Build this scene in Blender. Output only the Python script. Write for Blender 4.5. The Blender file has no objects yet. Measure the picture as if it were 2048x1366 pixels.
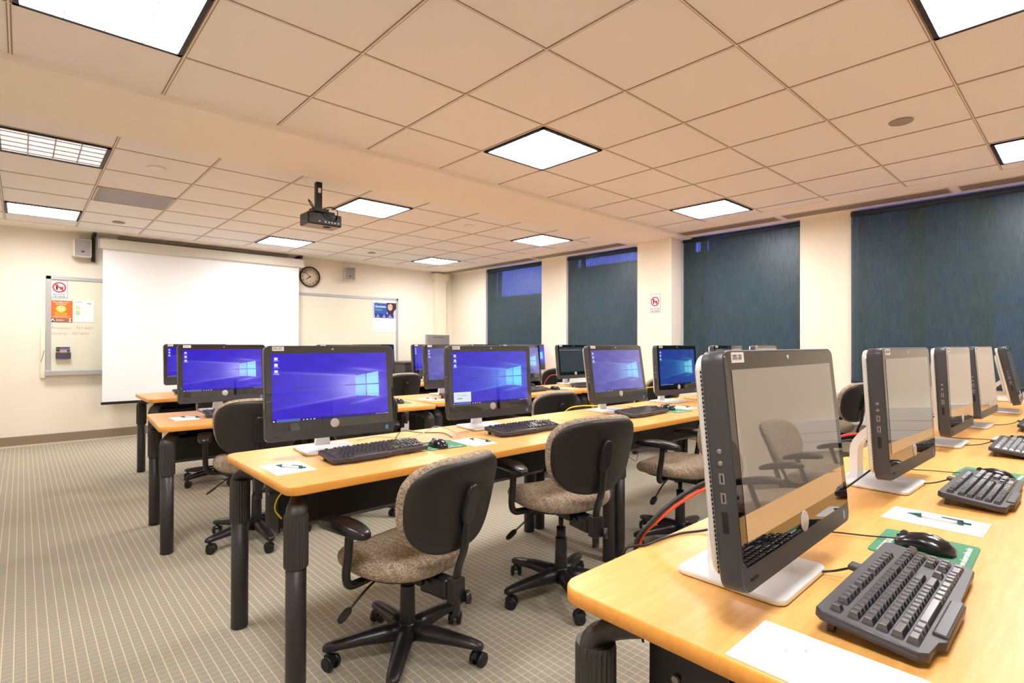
import bpy, bmesh, math, random
from mathutils import Vector, Matrix
random.seed(7)
PI=math.pi
SC=bpy.context.scene
COL=SC.collection
CZ=2.5838
WX=6.2      # window wall
WY=8.52     # front wall
LX,BY=-1.7,-2.0
TOP=.74
T=.6096
# ------------------------------------------------------------------ materials
def lin(c):
    o=[]
    for v in c:
        v=v/255.0
        o.append(v/12.92 if v<=.04045 else ((v+.055)/1.055)**2.4)
    return o
def newmat(name):
    m=bpy.data.materials.new(name); m.use_nodes=True
    nt=m.node_tree; b=nt.nodes.get('Principled BSDF')
    return m,nt,b
def mat(name,rgb,rough=.6,metal=0,spec=.5,linear=False,noise=0,nscale=60,bump=0,coat=0,emit=None,es=1,ior=None,sheen=0):
    m,nt,b=newmat(name)
    c=list(rgb) if linear else lin(rgb)
    b.inputs['Base Color'].default_value=(*c,1)
    b.inputs['Roughness'].default_value=rough
    b.inputs['Metallic'].default_value=metal
    b.inputs['Specular IOR Level'].default_value=spec
    if ior: b.inputs['IOR'].default_value=ior
    if coat: b.inputs['Coat Weight'].default_value=coat; b.inputs['Coat Roughness'].default_value=.08
    if emit is not None:
        b.inputs['Emission Color'].default_value=(*emit,1); b.inputs['Emission Strength'].default_value=es
    if noise or bump:
        tc=nt.nodes.new('ShaderNodeTexCoord'); n=nt.nodes.new('ShaderNodeTexNoise')
        n.inputs['Scale'].default_value=nscale; n.inputs['Detail'].default_value=4
        nt.links.new(tc.outputs['Object'],n.inputs['Vector'])
        if noise:
            r=nt.nodes.new('ShaderNodeMapRange')
            r.inputs['To Min'].default_value=1-noise; r.inputs['To Max'].default_value=1+noise
            nt.links.new(n.outputs['Fac'],r.inputs['Value'])
            mx=nt.nodes.new('ShaderNodeVectorMath'); mx.operation='SCALE'
            mx.inputs[0].default_value=c
            nt.links.new(r.outputs['Result'],mx.inputs['Scale'])
            nt.links.new(mx.outputs['Vector'],b.inputs['Base Color'])
        if bump:
            bp=nt.nodes.new('ShaderNodeBump'); bp.inputs['Strength'].default_value=bump; bp.inputs['Distance'].default_value=.002
            nt.links.new(n.outputs['Fac'],bp.inputs['Height']); nt.links.new(bp.outputs['Normal'],b.inputs['Normal'])
    return m
def mnode(nt,op,a=None,b=None,c=None):
    n=nt.nodes.new('ShaderNodeMath'); n.operation=op
    for i,v in enumerate((a,b,c)):
        if v is None: continue
        if isinstance(v,(int,float)): n.inputs[i].default_value=v
        else: nt.links.new(v,n.inputs[i])
    return n.outputs[0]
M={}
M['wall']=mat('wall_paint',(250,240,224),.85,noise=.015,nscale=8,bump=.05)
M['ceil']=mat('ceiling_tile',(249,242,240),.95,noise=.04,nscale=220,bump=.15,spec=.2)
M['soffit']=mat('soffit_paint',(252,241,229),.9,noise=.01,nscale=6,spec=.2)
M['grid']=mat('grid_metal',(244,232,220),.7)
M['slot']=mat('grid_groove',(160,136,116),.9)
M['base']=mat('rubber_base',(150,132,112),.6)
M['basecap']=mat('base_toe',(225,210,185),.6)
M['frame']=mat('anodised_frame',(190,188,190),.4,metal=.3)
M['board']=mat('board_surface',(240,236,216),.35)
M['screen_cloth']=mat('screen_cloth',(252,252,255),.7,noise=.01,nscale=500)
M['case']=mat('screen_case',(222,216,206),.5)
M['black']=mat('black_plastic',(22,21,22),.38,noise=.1,nscale=300)
M['blacksatin']=mat('black_satin',(30,28,30),.3)
M['leg']=mat('table_leg',(50,48,48),.42,noise=.06,nscale=200)
M['legrib']=mat('table_socket',(58,54,52),.45)
M['dark']=mat('dark_void',(12,11,11),.7)
M['shell']=mat('chair_shell',(40,37,35),.36,noise=.25,nscale=700,bump=.3)
M['chairmetal']=mat('chair_plastic',(36,33,35),.32)
M['casing']=mat('computer_casing',(62,62,66),.42,noise=.04,nscale=400)
M['silver']=mat('silver_shell',(226,222,216),.35,metal=.25)
M['stand']=mat('stand_metal',(236,236,238),.32,metal=.2)
M['bezel']=mat('glass_bezel',(7,7,9),.02,ior=2.1)
M['logo']=mat('round_logo',(205,200,198),.3,metal=.3)
M['label']=mat('white_label',(245,242,240),.5)
M['ink']=mat('label_ink',(90,85,95),.6)
M['sticker']=mat('processor_sticker',(90,150,205),.4)
M['port']=mat('port_dark',(14,13,13),.5)
M['portring']=mat('port_ring',(150,140,138),.35,metal=.6)
M['kb']=mat('keyboard_body',(60,57,62),.38,noise=.05,nscale=300)
M['key']=mat('keycap',(46,43,50),.24,ior=2.1)
M['keyside']=mat('palm_bar',(70,66,72),.35)
M['mouse']=mat('mouse_black',(22,20,24),.22,coat=.3)
M['pad']=mat('mouse_pad_green',(72,140,104),.7,noise=.04,nscale=300)
M['paper']=mat('paper',(252,252,252),.7)
M['teal']=mat('pen_teal',(32,92,92),.35)
M['penwhite']=mat('pen_barrel',(240,242,242),.3)
M['cable']=mat('black_cable',(28,26,28),.45)
M['orange']=mat('orange_cable',(226,76,34),.45)
M['red']=mat('red_cable',(196,44,40),.45)
M['yellow']=mat('yellow_cable',(222,200,30),.45)
M['signwhite']=mat('sign_white',(250,248,250),.5)
M['signred']=mat('sign_red',(205,45,45),.5)
M['signblack']=mat('sign_black',(30,28,45),.5)
M['signborder']=mat('sign_border',(110,118,160),.5)
M['flyer']=mat('flyer_orange',(238,112,48),.5)
M['flyerband']=mat('flyer_band',(160,104,76),.5)
M['flyeryellow']=mat('flyer_yellow',(240,222,50),.5)
M['posterblue']=mat('poster_blue',(38,84,178),.4)
M['posternavy']=mat('poster_navy',(30,50,140),.4)
M['postergreen']=mat('poster_green',(96,196,88),.4)
M['skin']=mat('printed_skin',(226,176,150),.5)
M['hair']=mat('printed_hair',(48,26,36),.5)
M['lav']=mat('printed_shirt',(206,202,224),.5)
M['pencil']=mat('board_writing',(206,150,134),.7)
M['grn']=mat('schedule_green',(140,200,110),.6)
M['gry']=mat('schedule_grey',(170,175,185),.6)
M['ylw']=mat('schedule_yellow',(236,230,90),.6)
M['clockface']=mat('clock_face',(226,208,180),.4)
M['clockrim']=mat('clock_rim',(52,34,30),.35)
M['speaker']=mat('speaker_grille',(158,150,148),.7,noise=.15,nscale=900)
M['spkbox']=mat('speaker_box',(226,220,206),.6)
M['ventmetal']=mat('vent_frame',(214,196,176),.5)
M['ventdark']=mat('vent_slot',(66,50,44),.8)
M['perf']=mat('perforated_panel',(132,116,104),.4,noise=.3,nscale=160)
M['disc']=mat('white_disc',(250,246,242),.5)
M['discgrey']=mat('grey_disc',(170,155,145),.6)
M['hood']=mat('projector_body',(24,18,20),.4)
M['hoodunder']=mat('projector_underside',(176,158,148),.5)
M['heater']=mat('heater_enamel',(244,243,240),.45)
M['shadebar']=mat('shade_bar',(36,48,62),.4)
M['winframe']=mat('window_frame',(40,60,80),.5)
M['desk']=mat('lectern_laminate',(64,62,60),.4)
M['brick']=mat('far_masonry',(40,44,50),.9)
M['aluback']=mat('monitor_back',(184,178,176),.35,metal=.4)
M['cap']=mat('pipe_paint',(246,238,214),.7)
M['flap']=mat('eraser_grey',(74,68,84),.5)

def m_carpet():
    m,nt,b=newmat('carpet')
    tc=nt.nodes.new('ShaderNodeTexCoord'); sp=nt.nodes.new('ShaderNodeSeparateXYZ')
    nt.links.new(tc.outputs['Object'],sp.inputs[0])
    def line(o,per,w,off=0):
        f=mnode(nt,'FRACT',mnode(nt,'MULTIPLY_ADD',o,1/per,off)); d=mnode(nt,'ABSOLUTE',mnode(nt,'SUBTRACT',f,.5))
        return mnode(nt,'LESS_THAN',d,w)
    lx=line(sp.outputs['X'],.0354,.05); ly=line(sp.outputs['Y'],.0354,.04)
    rib=mnode(nt,'SINE',mnode(nt,'MULTIPLY',sp.outputs['X'],2*PI/.0059))
    # dashes: the cross lines are broken up
    n=nt.nodes.new('ShaderNodeTexNoise'); n.inputs['Scale'].default_value=260; n.inputs['Detail'].default_value=3
    nt.links.new(tc.outputs['Object'],n.inputs['Vector'])
    n2=nt.nodes.new('ShaderNodeTexNoise'); n2.inputs['Scale'].default_value=1.3
    nt.links.new(tc.outputs['Object'],n2.inputs['Vector'])
    v=mnode(nt,'MULTIPLY_ADD',n.outputs['Fac'],.5,.72); v=mnode(nt,'MULTIPLY_ADD',rib,.06,v)
    v=mnode(nt,'MULTIPLY',v,mnode(nt,'MULTIPLY_ADD',n2.outputs['Fac'],.12,.94))
    sc=nt.nodes.new('ShaderNodeVectorMath'); sc.operation='SCALE'; sc.inputs[0].default_value=(.37,.335,.27)
    nt.links.new(v,sc.inputs['Scale'])
    mx=nt.nodes.new('ShaderNodeMix'); mx.data_type='RGBA'
    mx.inputs['B'].default_value=(.86,.77,.52,1)
    nt.links.new(sc.outputs['Vector'],mx.inputs['A'])
    f=mnode(nt,'MAXIMUM',mnode(nt,'MULTIPLY',lx,.55),mnode(nt,'MULTIPLY',ly,.32))
    nt.links.new(f,mx.inputs['Factor']); nt.links.new(mx.outputs['Result'],b.inputs['Base Color'])
    b.inputs['Roughness'].default_value=.95; b.inputs['Specular IOR Level'].default_value=.1
    bp=nt.nodes.new('ShaderNodeBump'); bp.inputs['Strength'].default_value=.4; bp.inputs['Distance'].default_value=.002
    nt.links.new(n.outputs['Fac'],bp.inputs['Height']); nt.links.new(bp.outputs['Normal'],b.inputs['Normal'])
    return m
M['carpet']=m_carpet()
def m_wood(name,c1,c2,rough=.28):
    m,nt,b=newmat(name)
    tc=nt.nodes.new('ShaderNodeTexCoord'); mp=nt.nodes.new('ShaderNodeMapping')
    mp.inputs['Scale'].default_value=(2.2,26,26)
    nt.links.new(tc.outputs['Object'],mp.inputs['Vector'])
    n=nt.nodes.new('ShaderNodeTexNoise'); n.inputs['Scale'].default_value=3.2; n.inputs['Detail'].default_value=6
    nt.links.new(mp.outputs['Vector'],n.inputs['Vector'])
    mp2=nt.nodes.new('ShaderNodeMapping'); mp2.inputs['Scale'].default_value=(160,14,14)
    nt.links.new(tc.outputs['Object'],mp2.inputs['Vector'])
    n2=nt.nodes.new('ShaderNodeTexNoise'); n2.inputs['Scale'].default_value=1.5; n2.inputs['Detail'].default_value=2
    nt.links.new(mp2.outputs['Vector'],n2.inputs['Vector'])
    f=mnode(nt,'MULTIPLY_ADD',n.outputs['Fac'],1.0,mnode(nt,'MULTIPLY_ADD',n2.outputs['Fac'],.5,-.25))
    r=nt.nodes.new('ShaderNodeValToRGB')
    r.color_ramp.elements[0].position=.3; r.color_ramp.elements[0].color=(*c2,1)
    r.color_ramp.elements[1].position=.7; r.color_ramp.elements[1].color=(*c1,1)
    nt.links.new(f,r.inputs['Fac']); nt.links.new(r.outputs['Color'],b.inputs['Base Color'])
    b.inputs['Roughness'].default_value=rough
    return m
M['wood']=m_wood('maple_laminate',(.90,.50,.155),(.82,.405,.10),.34)
M['woodedge']=m_wood('maple_edge_band',(.88,.40,.075),(.80,.33,.05),.35)
def m_fabric():
    m,nt,b=newmat('chair_fabric')
    tc=nt.nodes.new('ShaderNodeTexCoord')
    mp=nt.nodes.new('ShaderNodeMapping'); mp.inputs['Scale'].default_value=(1,.35,1)
    nt.links.new(tc.outputs['Object'],mp.inputs['Vector'])
    n=nt.nodes.new('ShaderNodeTexNoise'); n.inputs['Scale'].default_value=240; n.inputs['Detail'].default_value=3
    nt.links.new(mp.outputs['Vector'],n.inputs['Vector'])
    w=nt.nodes.new('ShaderNodeTexWave'); w.inputs['Scale'].default_value=9; w.inputs['Distortion'].default_value=6; w.inputs['Detail'].default_value=1
    nt.links.new(tc.outputs['Object'],w.inputs['Vector'])
    f=mnode(nt,'MULTIPLY_ADD',n.outputs['Fac'],1.0,mnode(nt,'MULTIPLY_ADD',w.outputs['Fac'],.05,-.025))
    r=nt.nodes.new('ShaderNodeValToRGB')
    r.color_ramp.elements[0].position=.36; r.color_ramp.elements[0].color=(.20,.15,.11,1)
    r.color_ramp.elements[1].position=.64; r.color_ramp.elements[1].color=(.56,.45,.34,1)
    nt.links.new(f,r.inputs['Fac']); nt.links.new(r.outputs['Color'],b.inputs['Base Color'])
    b.inputs['Roughness'].default_value=.9; b.inputs['Specular IOR Level'].default_value=.15
    bp=nt.nodes.new('ShaderNodeBump'); bp.inputs['Strength'].default_value=.5; bp.inputs['Distance'].default_value=.002
    nt.links.new(n.outputs['Fac'],bp.inputs['Height']); nt.links.new(bp.outputs['Normal'],b.inputs['Normal'])
    return m
M['fabric']=m_fabric()
def m_shade():
    m,nt,b=newmat('solar_shade')
    tc=nt.nodes.new('ShaderNodeTexCoord'); mp=nt.nodes.new('ShaderNodeMapping'); mp.inputs['Scale'].default_value=(1,260,6)
    nt.links.new(tc.outputs['Object'],mp.inputs['Vector'])
    n=nt.nodes.new('ShaderNodeTexNoise'); n.inputs['Scale'].default_value=1; n.inputs['Detail'].default_value=2
    nt.links.new(mp.outputs['Vector'],n.inputs['Vector'])
    b.inputs['Base Color'].default_value=(.030,.062,.085,1); b.inputs['Roughness'].default_value=.42
    b.inputs['Specular IOR Level'].default_value=.9
    sc=nt.nodes.new('ShaderNodeVectorMath'); sc.operation='SCALE'; sc.inputs[0].default_value=(.018,.058,.070)
    nt.links.new(mnode(nt,'MULTIPLY_ADD',n.outputs['Fac'],.5,.75),sc.inputs['Scale']); nt.links.new(sc.outputs['Vector'],b.inputs['Base Color'])
    bp=nt.nodes.new('ShaderNodeBump'); bp.inputs['Strength'].default_value=.08; bp.inputs['Distance'].default_value=.001
    nt.links.new(n.outputs['Fac'],bp.inputs['Height']); nt.links.new(bp.outputs['Normal'],b.inputs['Normal'])
    t=nt.nodes.new('ShaderNodeBsdfTransparent'); t.inputs['Color'].default_value=(.75,.85,1,1)
    mx=nt.nodes.new('ShaderNodeMixShader')
    fac=mnode(nt,'MULTIPLY_ADD',n.outputs['Fac'],.8,-.10)
    fac=mnode(nt,'MAXIMUM',fac,.04)
    nt.links.new(fac,mx.inputs[0]); nt.links.new(b.outputs[0],mx.inputs[1]); nt.links.new(t.outputs[0],mx.inputs[2])
    nt.links.new(mx.outputs[0],nt.nodes['Material Output'].inputs['Surface'])
    return m
M['shade']=m_shade()
def m_glass():
    m,nt,b=newmat('window_glass')
    g=nt.nodes.new('ShaderNodeBsdfGlossy'); g.inputs['Roughness'].default_value=.02
    t=nt.nodes.new('ShaderNodeBsdfTransparent'); mx=nt.nodes.new('ShaderNodeMixShader'); mx.inputs[0].default_value=.06
    nt.links.new(t.outputs[0],mx.inputs[1]); nt.links.new(g.outputs[0],mx.inputs[2])
    nt.links.new(mx.outputs[0],nt.nodes['Material Output'].inputs['Surface'])
    return m
M['glass']=m_glass()
LAMP=42.5
M['lamp']=mat('lamp_diffuser',(250,250,250),.5,emit=(1,.985,.97),es=LAMP)
M['lamp_offangle']=mat('lamp_diffuser_offangle',(250,250,250),.5,emit=(1,.93,.94),es=.72)  # same kind of lamp, emission cut to imitate its duller off-angle look
M['louver']=mat('louver_blade',(232,228,232),.3)
M['louver_offangle']=mat('louver_blade_offangle',(176,166,168),.4)  # darker copy of the louver, off-angle shading put into its colour
M['lampframe']=mat('lamp_frame',(34,28,38),.5)
def m_display(name,strength):
    m,nt,b=newmat(name)
    a=nt.nodes.new('ShaderNodeVertexColor'); a.layer_name='Col'
    b.inputs['Base Color'].default_value=(.004,.004,.005,1); b.inputs['Roughness'].default_value=.02
    b.inputs['IOR'].default_value=1.6
    nt.links.new(a.outputs['Color'],b.inputs['Emission Color']); b.inputs['Emission Strength'].default_value=strength
    return m
M['display']=m_display('display_lit',1.0)
M['display'].cycles.emission_sampling='NONE'
M['lamp_offangle'].cycles.emission_sampling='NONE'
M['display_off']=mat('display_off',(134,130,127),.02,ior=4.6)  # grey base paints bright room reflections into the dark panel

# ------------------------------------------------------------------ geometry
def V(*a): return Vector(a)
def box(bm,x0,x1,y0,y1,z0,z1,bev=0,mi=0,seg=2):
    b=bmesh.new() if bev else bm
    r=bmesh.ops.create_cube(b,size=1.0)
    sx,sy,sz=x1-x0,y1-y0,z1-z0
    for v in r['verts']:
        v.co=V(x0+(v.co.x+.5)*sx,y0+(v.co.y+.5)*sy,z0+(v.co.z+.5)*sz)
    if not bev:
        for f in {f for v in r['verts'] for f in v.link_faces}: f.material_index=mi
        return r['verts']
    bmesh.ops.bevel(b,geom=b.edges[:],offset=bev,segments=seg,affect='EDGES',profile=.5)
    merge(bm,b,mi)
def merge(bm,b,mi=None,mtx=None):
    mp={}
    for v in b.verts: mp[v]=bm.verts.new(mtx@v.co if mtx else v.co)
    for f in b.faces:
        try: g=bm.faces.new([mp[v] for v in f.verts])
        except ValueError: continue
        g.material_index=f.material_index if mi is None else mi; g.smooth=f.smooth
    b.free()
def xf(bm,m,verts=None):
    bmesh.ops.transform(bm,matrix=m,verts=verts or bm.verts[:])
def rrect(w,d,r,n=5,cx=0,cy=0):
    pts=[]
    for sx,sy,a0 in ((1,1,0),(-1,1,90),(-1,-1,180),(1,-1,270)):
        for i in range(n+1):
            a=math.radians(a0+90*i/n)
            pts.append((cx+sx*(w/2-r)+r*math.cos(a),cy+sy*(d/2-r)+r*math.sin(a)))
    return pts
def prism(bm,pts,z0,z1,mi=0,mside=None,bev=0):
    """polygon in xy extruded in z"""
    n=len(pts)
    if bev:
        c=(sum(p[0] for p in pts)/n,sum(p[1] for p in pts)/n)
        def ins(p,e):
            dx,dy=p[0]-c[0],p[1]-c[1]; L=math.hypot(dx,dy) or 1
            return (p[0]-dx/L*e,p[1]-dy/L*e)
        rings=[([ins(p,bev) for p in pts],z0),(pts,z0+bev),(pts,z1-bev),([ins(p,bev) for p in pts],z1)]
    else: rings=[(pts,z0),(pts,z1)]
    R=[[bm.verts.new((p[0],p[1],z)) for p in ps] for ps,z in rings]
    f=bm.faces.new(R[0][::-1]); f.material_index=mi
    f=bm.faces.new(R[-1]); f.material_index=mi
    for a,b in zip(R,R[1:]):
        for i in range(n):
            f=bm.faces.new((a[i],a[(i+1)%n],b[(i+1)%n],b[i])); f.material_index=mi if mside is None else mside
            f.smooth=len(pts)>8
def cyl(bm,p0,p1,r0,r1=None,n=16,mi=0,cap=True,smooth=True):
    r1=r0 if r1 is None else r1
    p0,p1=Vector(p0),Vector(p1); d=(p1-p0).normalized()
    u=d.orthogonal().normalized(); w=d.cross(u)
    A=[];B=[]
    for i in range(n):
        a=2*PI*i/n; o=u*math.cos(a)+w*math.sin(a)
        A.append(bm.verts.new(p0+o*r0)); B.append(bm.verts.new(p1+o*r1))
    for i in range(n):
        f=bm.faces.new((A[i],A[(i+1)%n],B[(i+1)%n],B[i])); f.smooth=smooth; f.material_index=mi
    if cap:
        f=bm.faces.new(A[::-1]); f.material_index=mi
        f=bm.faces.new(B); f.material_index=mi
def catmull(P,n=8):
    P=[Vector(p) for p in P]; P=[P[0]*2-P[1]]+P+[P[-1]*2-P[-2]]; o=[]
    for i in range(1,len(P)-2):
        a,b,c,d=P[i-1:i+3]
        for k in range(n):
            t=k/n
            o.append(.5*((2*b)+(c-a)*t+(2*a-5*b+4*c-d)*t*t+(3*b-a-3*c+d)*t**3))
    o.append(P[-2]); return o
def tube(bm,P,r,n=8,mi=0,smoothpath=True,k=8,flat=None):
    P=catmull(P,k) if smoothpath else [Vector(p) for p in P]
    prev=None; u=None
    for i,p in enumerate(P):
        d=(P[min(i+1,len(P)-1)]-P[max(i-1,0)]).normalized()
        if u is None: u=(V(0,0,1).cross(d) if abs(d.z)<.95 else V(1,0,0)).normalized()
        u=(u-d*u.dot(d)).normalized(); w=d.cross(u)
        ra=r(i/(len(P)-1)) if callable(r) else r
        fx,fy=(1,1) if flat is None else flat
        ring=[bm.verts.new(p+u*math.cos(2*PI*j/n)*ra*fx+w*math.sin(2*PI*j/n)*ra*fy) for j in range(n)]
        if prev:
            for j in range(n):
                f=bm.faces.new((prev[j],prev[(j+1)%n],ring[(j+1)%n],ring[j])); f.smooth=True; f.material_index=mi
        else:
            f=bm.faces.new(ring[::-1]); f.material_index=mi
        prev=ring
    f=bm.faces.new(prev); f.material_index=mi
def lathe(bm,prof,n=24,mi=0,c=(0,0,0)):
    prev=None
    for r,z in prof:
        ring=[bm.verts.new((c[0]+max(r,.0004)*math.cos(2*PI*j/n),c[1]+max(r,.0004)*math.sin(2*PI*j/n),c[2]+z)) for j in range(n)]
        if prev:
            for j in range(n):
                f=bm.faces.new((prev[j],prev[(j+1)%n],ring[(j+1)%n],ring[j])); f.smooth=True; f.material_index=mi
        else: bm.faces.new(ring[::-1]).material_index=mi
        prev=ring
    bm.faces.new(prev).material_index=mi
def pad(bm,a,b,th,ex=2.6,n=40,top=None,bot=None,crown=.0,taper=0,mi=0,edge=.5,rings=6):
    """cushion: superellipse outline (half sizes a,b) in xy, thickness th along z, with offset surfaces"""
    top=top or (lambda x,y:0); bot=bot or top
    def out(t,s):
        c,q=math.cos(t),math.sin(t)
        x=a*s*math.copysign(abs(c)**(2/ex),c); y=b*s*math.copysign(abs(q)**(2/ex),q)
        return x*(1+taper*y/b),y
    R=[]
    prof=[]
    for i in range(rings+1): # bottom centre to rim
        s=.02+(.98-edge*.12-.02)*i/rings; prof.append((s,-th/2*(1-.0*s)-0,0))
    m=5
    for i in range(1,m+1):
        ang=-PI/2+PI*i/(m+1); prof.append((.98-edge*.12+math.cos(ang)*(.02+edge*.12),math.sin(ang)*th/2,(ang+PI/2)/PI))
    for i in range(rings,-1,-1):
        s=.02+(.98-edge*.12-.02)*i/rings; prof.append((s,th/2+crown*(1-s*s),1))
    prev=None
    for s,z,w in prof:
        ring=[]
        for j in range(n):
            x,y=out(2*PI*j/n,s)
            ring.append(bm.verts.new((x,y,z+bot(x,y)*(1-w)+top(x,y)*w)))
        if prev:
            for j in range(n):
                f=bm.faces.new((prev[j],prev[(j+1)%n],ring[(j+1)%n],ring[j])); f.smooth=True; f.material_index=mi
        else: bm.faces.new(ring[::-1]).material_index=mi
        prev=ring
    bm.faces.new(prev).material_index=mi
def obj(name,bm,mats,parent=None,loc=None,smooth=False):
    me=bpy.data.meshes.new(name)
    bm.normal_update()
    bmesh.ops.recalc_face_normals(bm,faces=bm.faces[:])
    bm.to_mesh(me); bm.free()
    for m in (mats if isinstance(mats,(list,tuple)) else [mats]): me.materials.append(M[m] if isinstance(m,str) else m)
    o=bpy.data.objects.new(name,me); COL.objects.link(o)
    if parent: o.parent=parent
    if loc: o.location=loc
    return o
def tag(o,label,cat,group=None):
    o['label']=label; o['category']=cat
    if group: o['group']=group
    return o
def struct(name,bm,mats):
    o=obj(name,bm,mats); o['kind']='structure'; return o
def thing(name,label,cat,loc=(0,0,0),rz=0,group=None):
    o=bpy.data.objects.new(name,None); COL.objects.link(o); o.empty_display_size=.1
    o.location=loc; o.rotation_euler=(0,0,rz); tag(o,label,cat,group); return o
def copy_tree(o,parent=None):
    c=o.copy(); COL.objects.link(c)
    if parent: c.parent=parent; c.matrix_parent_inverse=o.matrix_parent_inverse.copy()
    for ch in list(o.children): copy_tree(ch,c)
    return c
def dup(o,loc,rz,label,group=None):
    c=copy_tree(o); c.location=loc; c.rotation_euler=(0,0,rz); c['label']=label
    if group: c['group']=group
    return c
def kid(o,name):
    for c in o.children:
        if c.name.split('.')[0]==name: return c
def textbm(s,size,font_bold=0,extrude=.0002,align='LEFT'):
    cu=bpy.data.curves.new('t','FONT'); cu.body=s; cu.size=size; cu.extrude=extrude; cu.align_x=align; cu.offset=font_bold*size
    cu.resolution_u=2
    o=bpy.data.objects.new('t',cu); COL.objects.link(o)
    bpy.context.view_layer.update()
    dg=bpy.context.evaluated_depsgraph_get()
    me=bpy.data.meshes.new_from_object(o.evaluated_get(dg))
    b=bmesh.new(); b.from_mesh(me)
    bpy.data.objects.remove(o); bpy.data.curves.remove(cu); bpy.data.meshes.remove(me)
    for f in b.faces: f.material_index=0
    return b
B=bmesh.new

# ------------------------------------------------------------------ room shell
b=B(); box(b,LX-.1,WX+.3,BY-.1,WY+.1,-.1,0); struct('floor',b,'carpet')
BM0,BM1=3.446,4.235    # dropped beam between the two ceiling fields
b=B()
box(b,LX-.1,5.62,BY-.1,BM0,CZ,CZ+.1)
box(b,LX-.1,5.62,BM1,8.10,CZ,CZ+.1)
box(b,5.62,WX+.2,BY-.1,WY+.1,CZ-.006,CZ+.1,mi=1)
box(b,LX-.1,5.62,8.10,WY+.1,CZ-.006,CZ+.1,mi=1)
box(b,LX-.1,WX+.2,BM0,BM1,CZ-.04,CZ+.1,bev=.004,mi=1)
def bars(x0,x1,y0,y1,gx,gy):
    w,s=.0080,.0036
    for k in range(-20,20):
        X=gx+k*T
        if x0<X<x1-.02:
            box(b,X-w,X+w,y0,y1,CZ-.0035,CZ+.01,mi=3); box(b,X-s,X+s,y0,y1,CZ-.0048,CZ,mi=2)
        Y=gy+k*T
        if y0+.02<Y<y1-.02:
            box(b,x0,x1,Y-w*.8,Y+w*.8,CZ-.0030,CZ+.01,mi=3); box(b,x0,x1,Y-s*.8,Y+s*.8,CZ-.0040,CZ,mi=2)
GX1,GY1=1.7831,1.714; GX2,GY2=.4676,4.6248
bars(LX,5.62,BY,BM0,GX1,GY1); bars(LX,5.62,BM1,8.10,GX2,GY2)
struct('ceiling',b,['ceil','soffit','grid','slot'])
# front wall, left wall, back wall
b=B(); box(b,LX-.1,WX+.3,WY,WY+.12,0,CZ); struct('wall_front',b,'wall')
b=B(); box(b,LX-.12,LX,BY-.1,WY+.1,0,CZ); struct('wall_left',b,'wall')
b=B(); box(b,LX-.1,WX+.3,BY-.12,BY,0,CZ); struct('wall_back',b,'wall')
# window wall with openings (y0,y1,z0)
WIN=[(6.06,7.47,.80),(4.07,5.53,.80),(2.16,3.57,.80),(.20,1.64,.82)]
b=B(); ys=sorted(WIN); y=BY
for y0,y1,z0 in ys:
    box(b,WX,WX+.22,y,y0,0,CZ); box(b,WX,WX+.22,y0,y1,0,z0); box(b,WX,WX+.22,y0,y1,CZ-.015,CZ); y=y1
box(b,WX,WX+.22,y,WY+.1,0,CZ)
struct('wall_right',b,'wall')
b=B(); box(b,5.96,WX+.01,3.57,4.07,0,CZ-.04,bev=.004); struct('trim_1',b,'wall')
b=B(); box(b,5.76,5.99,8.40,WY+.01,0,2.42,bev=.01); box(b,5.72,6.03,8.36,WY+.01,2.43,2.55,bev=.02); box(b,5.75,6.0,8.39,WY+.01,2.40,2.44,bev=.008)
struct('trim_2',b,'cap')
# baseboards
def skirting(name,segs):
    b=B()
    for x0,x1,y0,y1,nx,ny in segs:
        box(b,x0,x1,y0,y1,0,.125,bev=.003)
        box(b,x0-(.008 if nx else 0),x1,y0-(.008 if ny else 0),y1,0,.02,mi=1)
    struct(name,b,['base','basecap'])
skirting('baseboard_front',[(LX,5.72,WY-.01,WY,0,1)])
skirting('baseboard_left',[(LX,LX+.01,BY,WY-.02,0,0)])
skirting('baseboard_right',[(WX-.01,WX,BY,3.56,1,0),(WX-.01,WX,4.08,8.39,1,0)])
# windows: frames, sashes, glass
for i,(y0,y1,z0) in enumerate(WIN):
    root=bpy.data.objects.new('window_%d'%(i+1),None); COL.objects.link(root); root['kind']='structure'
    b=B(); x0,x1=WX+.12,WX+.18; zt=CZ-.015
    f=.10 if i<3 else .06
    for a0,a1,c0,c1 in ((y0,y0+f,z0,zt),(y1-f,y1,z0,zt),(y0,y1,z0,z0+.08),(y0,y1,zt-.05,zt)): box(b,x0,x1,a0,a1,c0,c1)
    zm=1.53; box(b,x0-.02,x1,y0,y1,zm-.03,zm+.03)
    if i==3:
        for k in (1,2): yy=y0+(y1-y0)*k/3; box(b,x0,x1,yy-.07,yy+.07,z0,zt)
    else: box(b,x0-.02,x1-.03,y1-.27,y1-.21,z0,zt)
    obj('window_frame',b,'winframe',root)
    b=B(); box(b,x0+.03,x0+.034,y0+.02,y1-.02,z0+.02,zt-.02); obj('window_pane',b,'glass',root)
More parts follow.
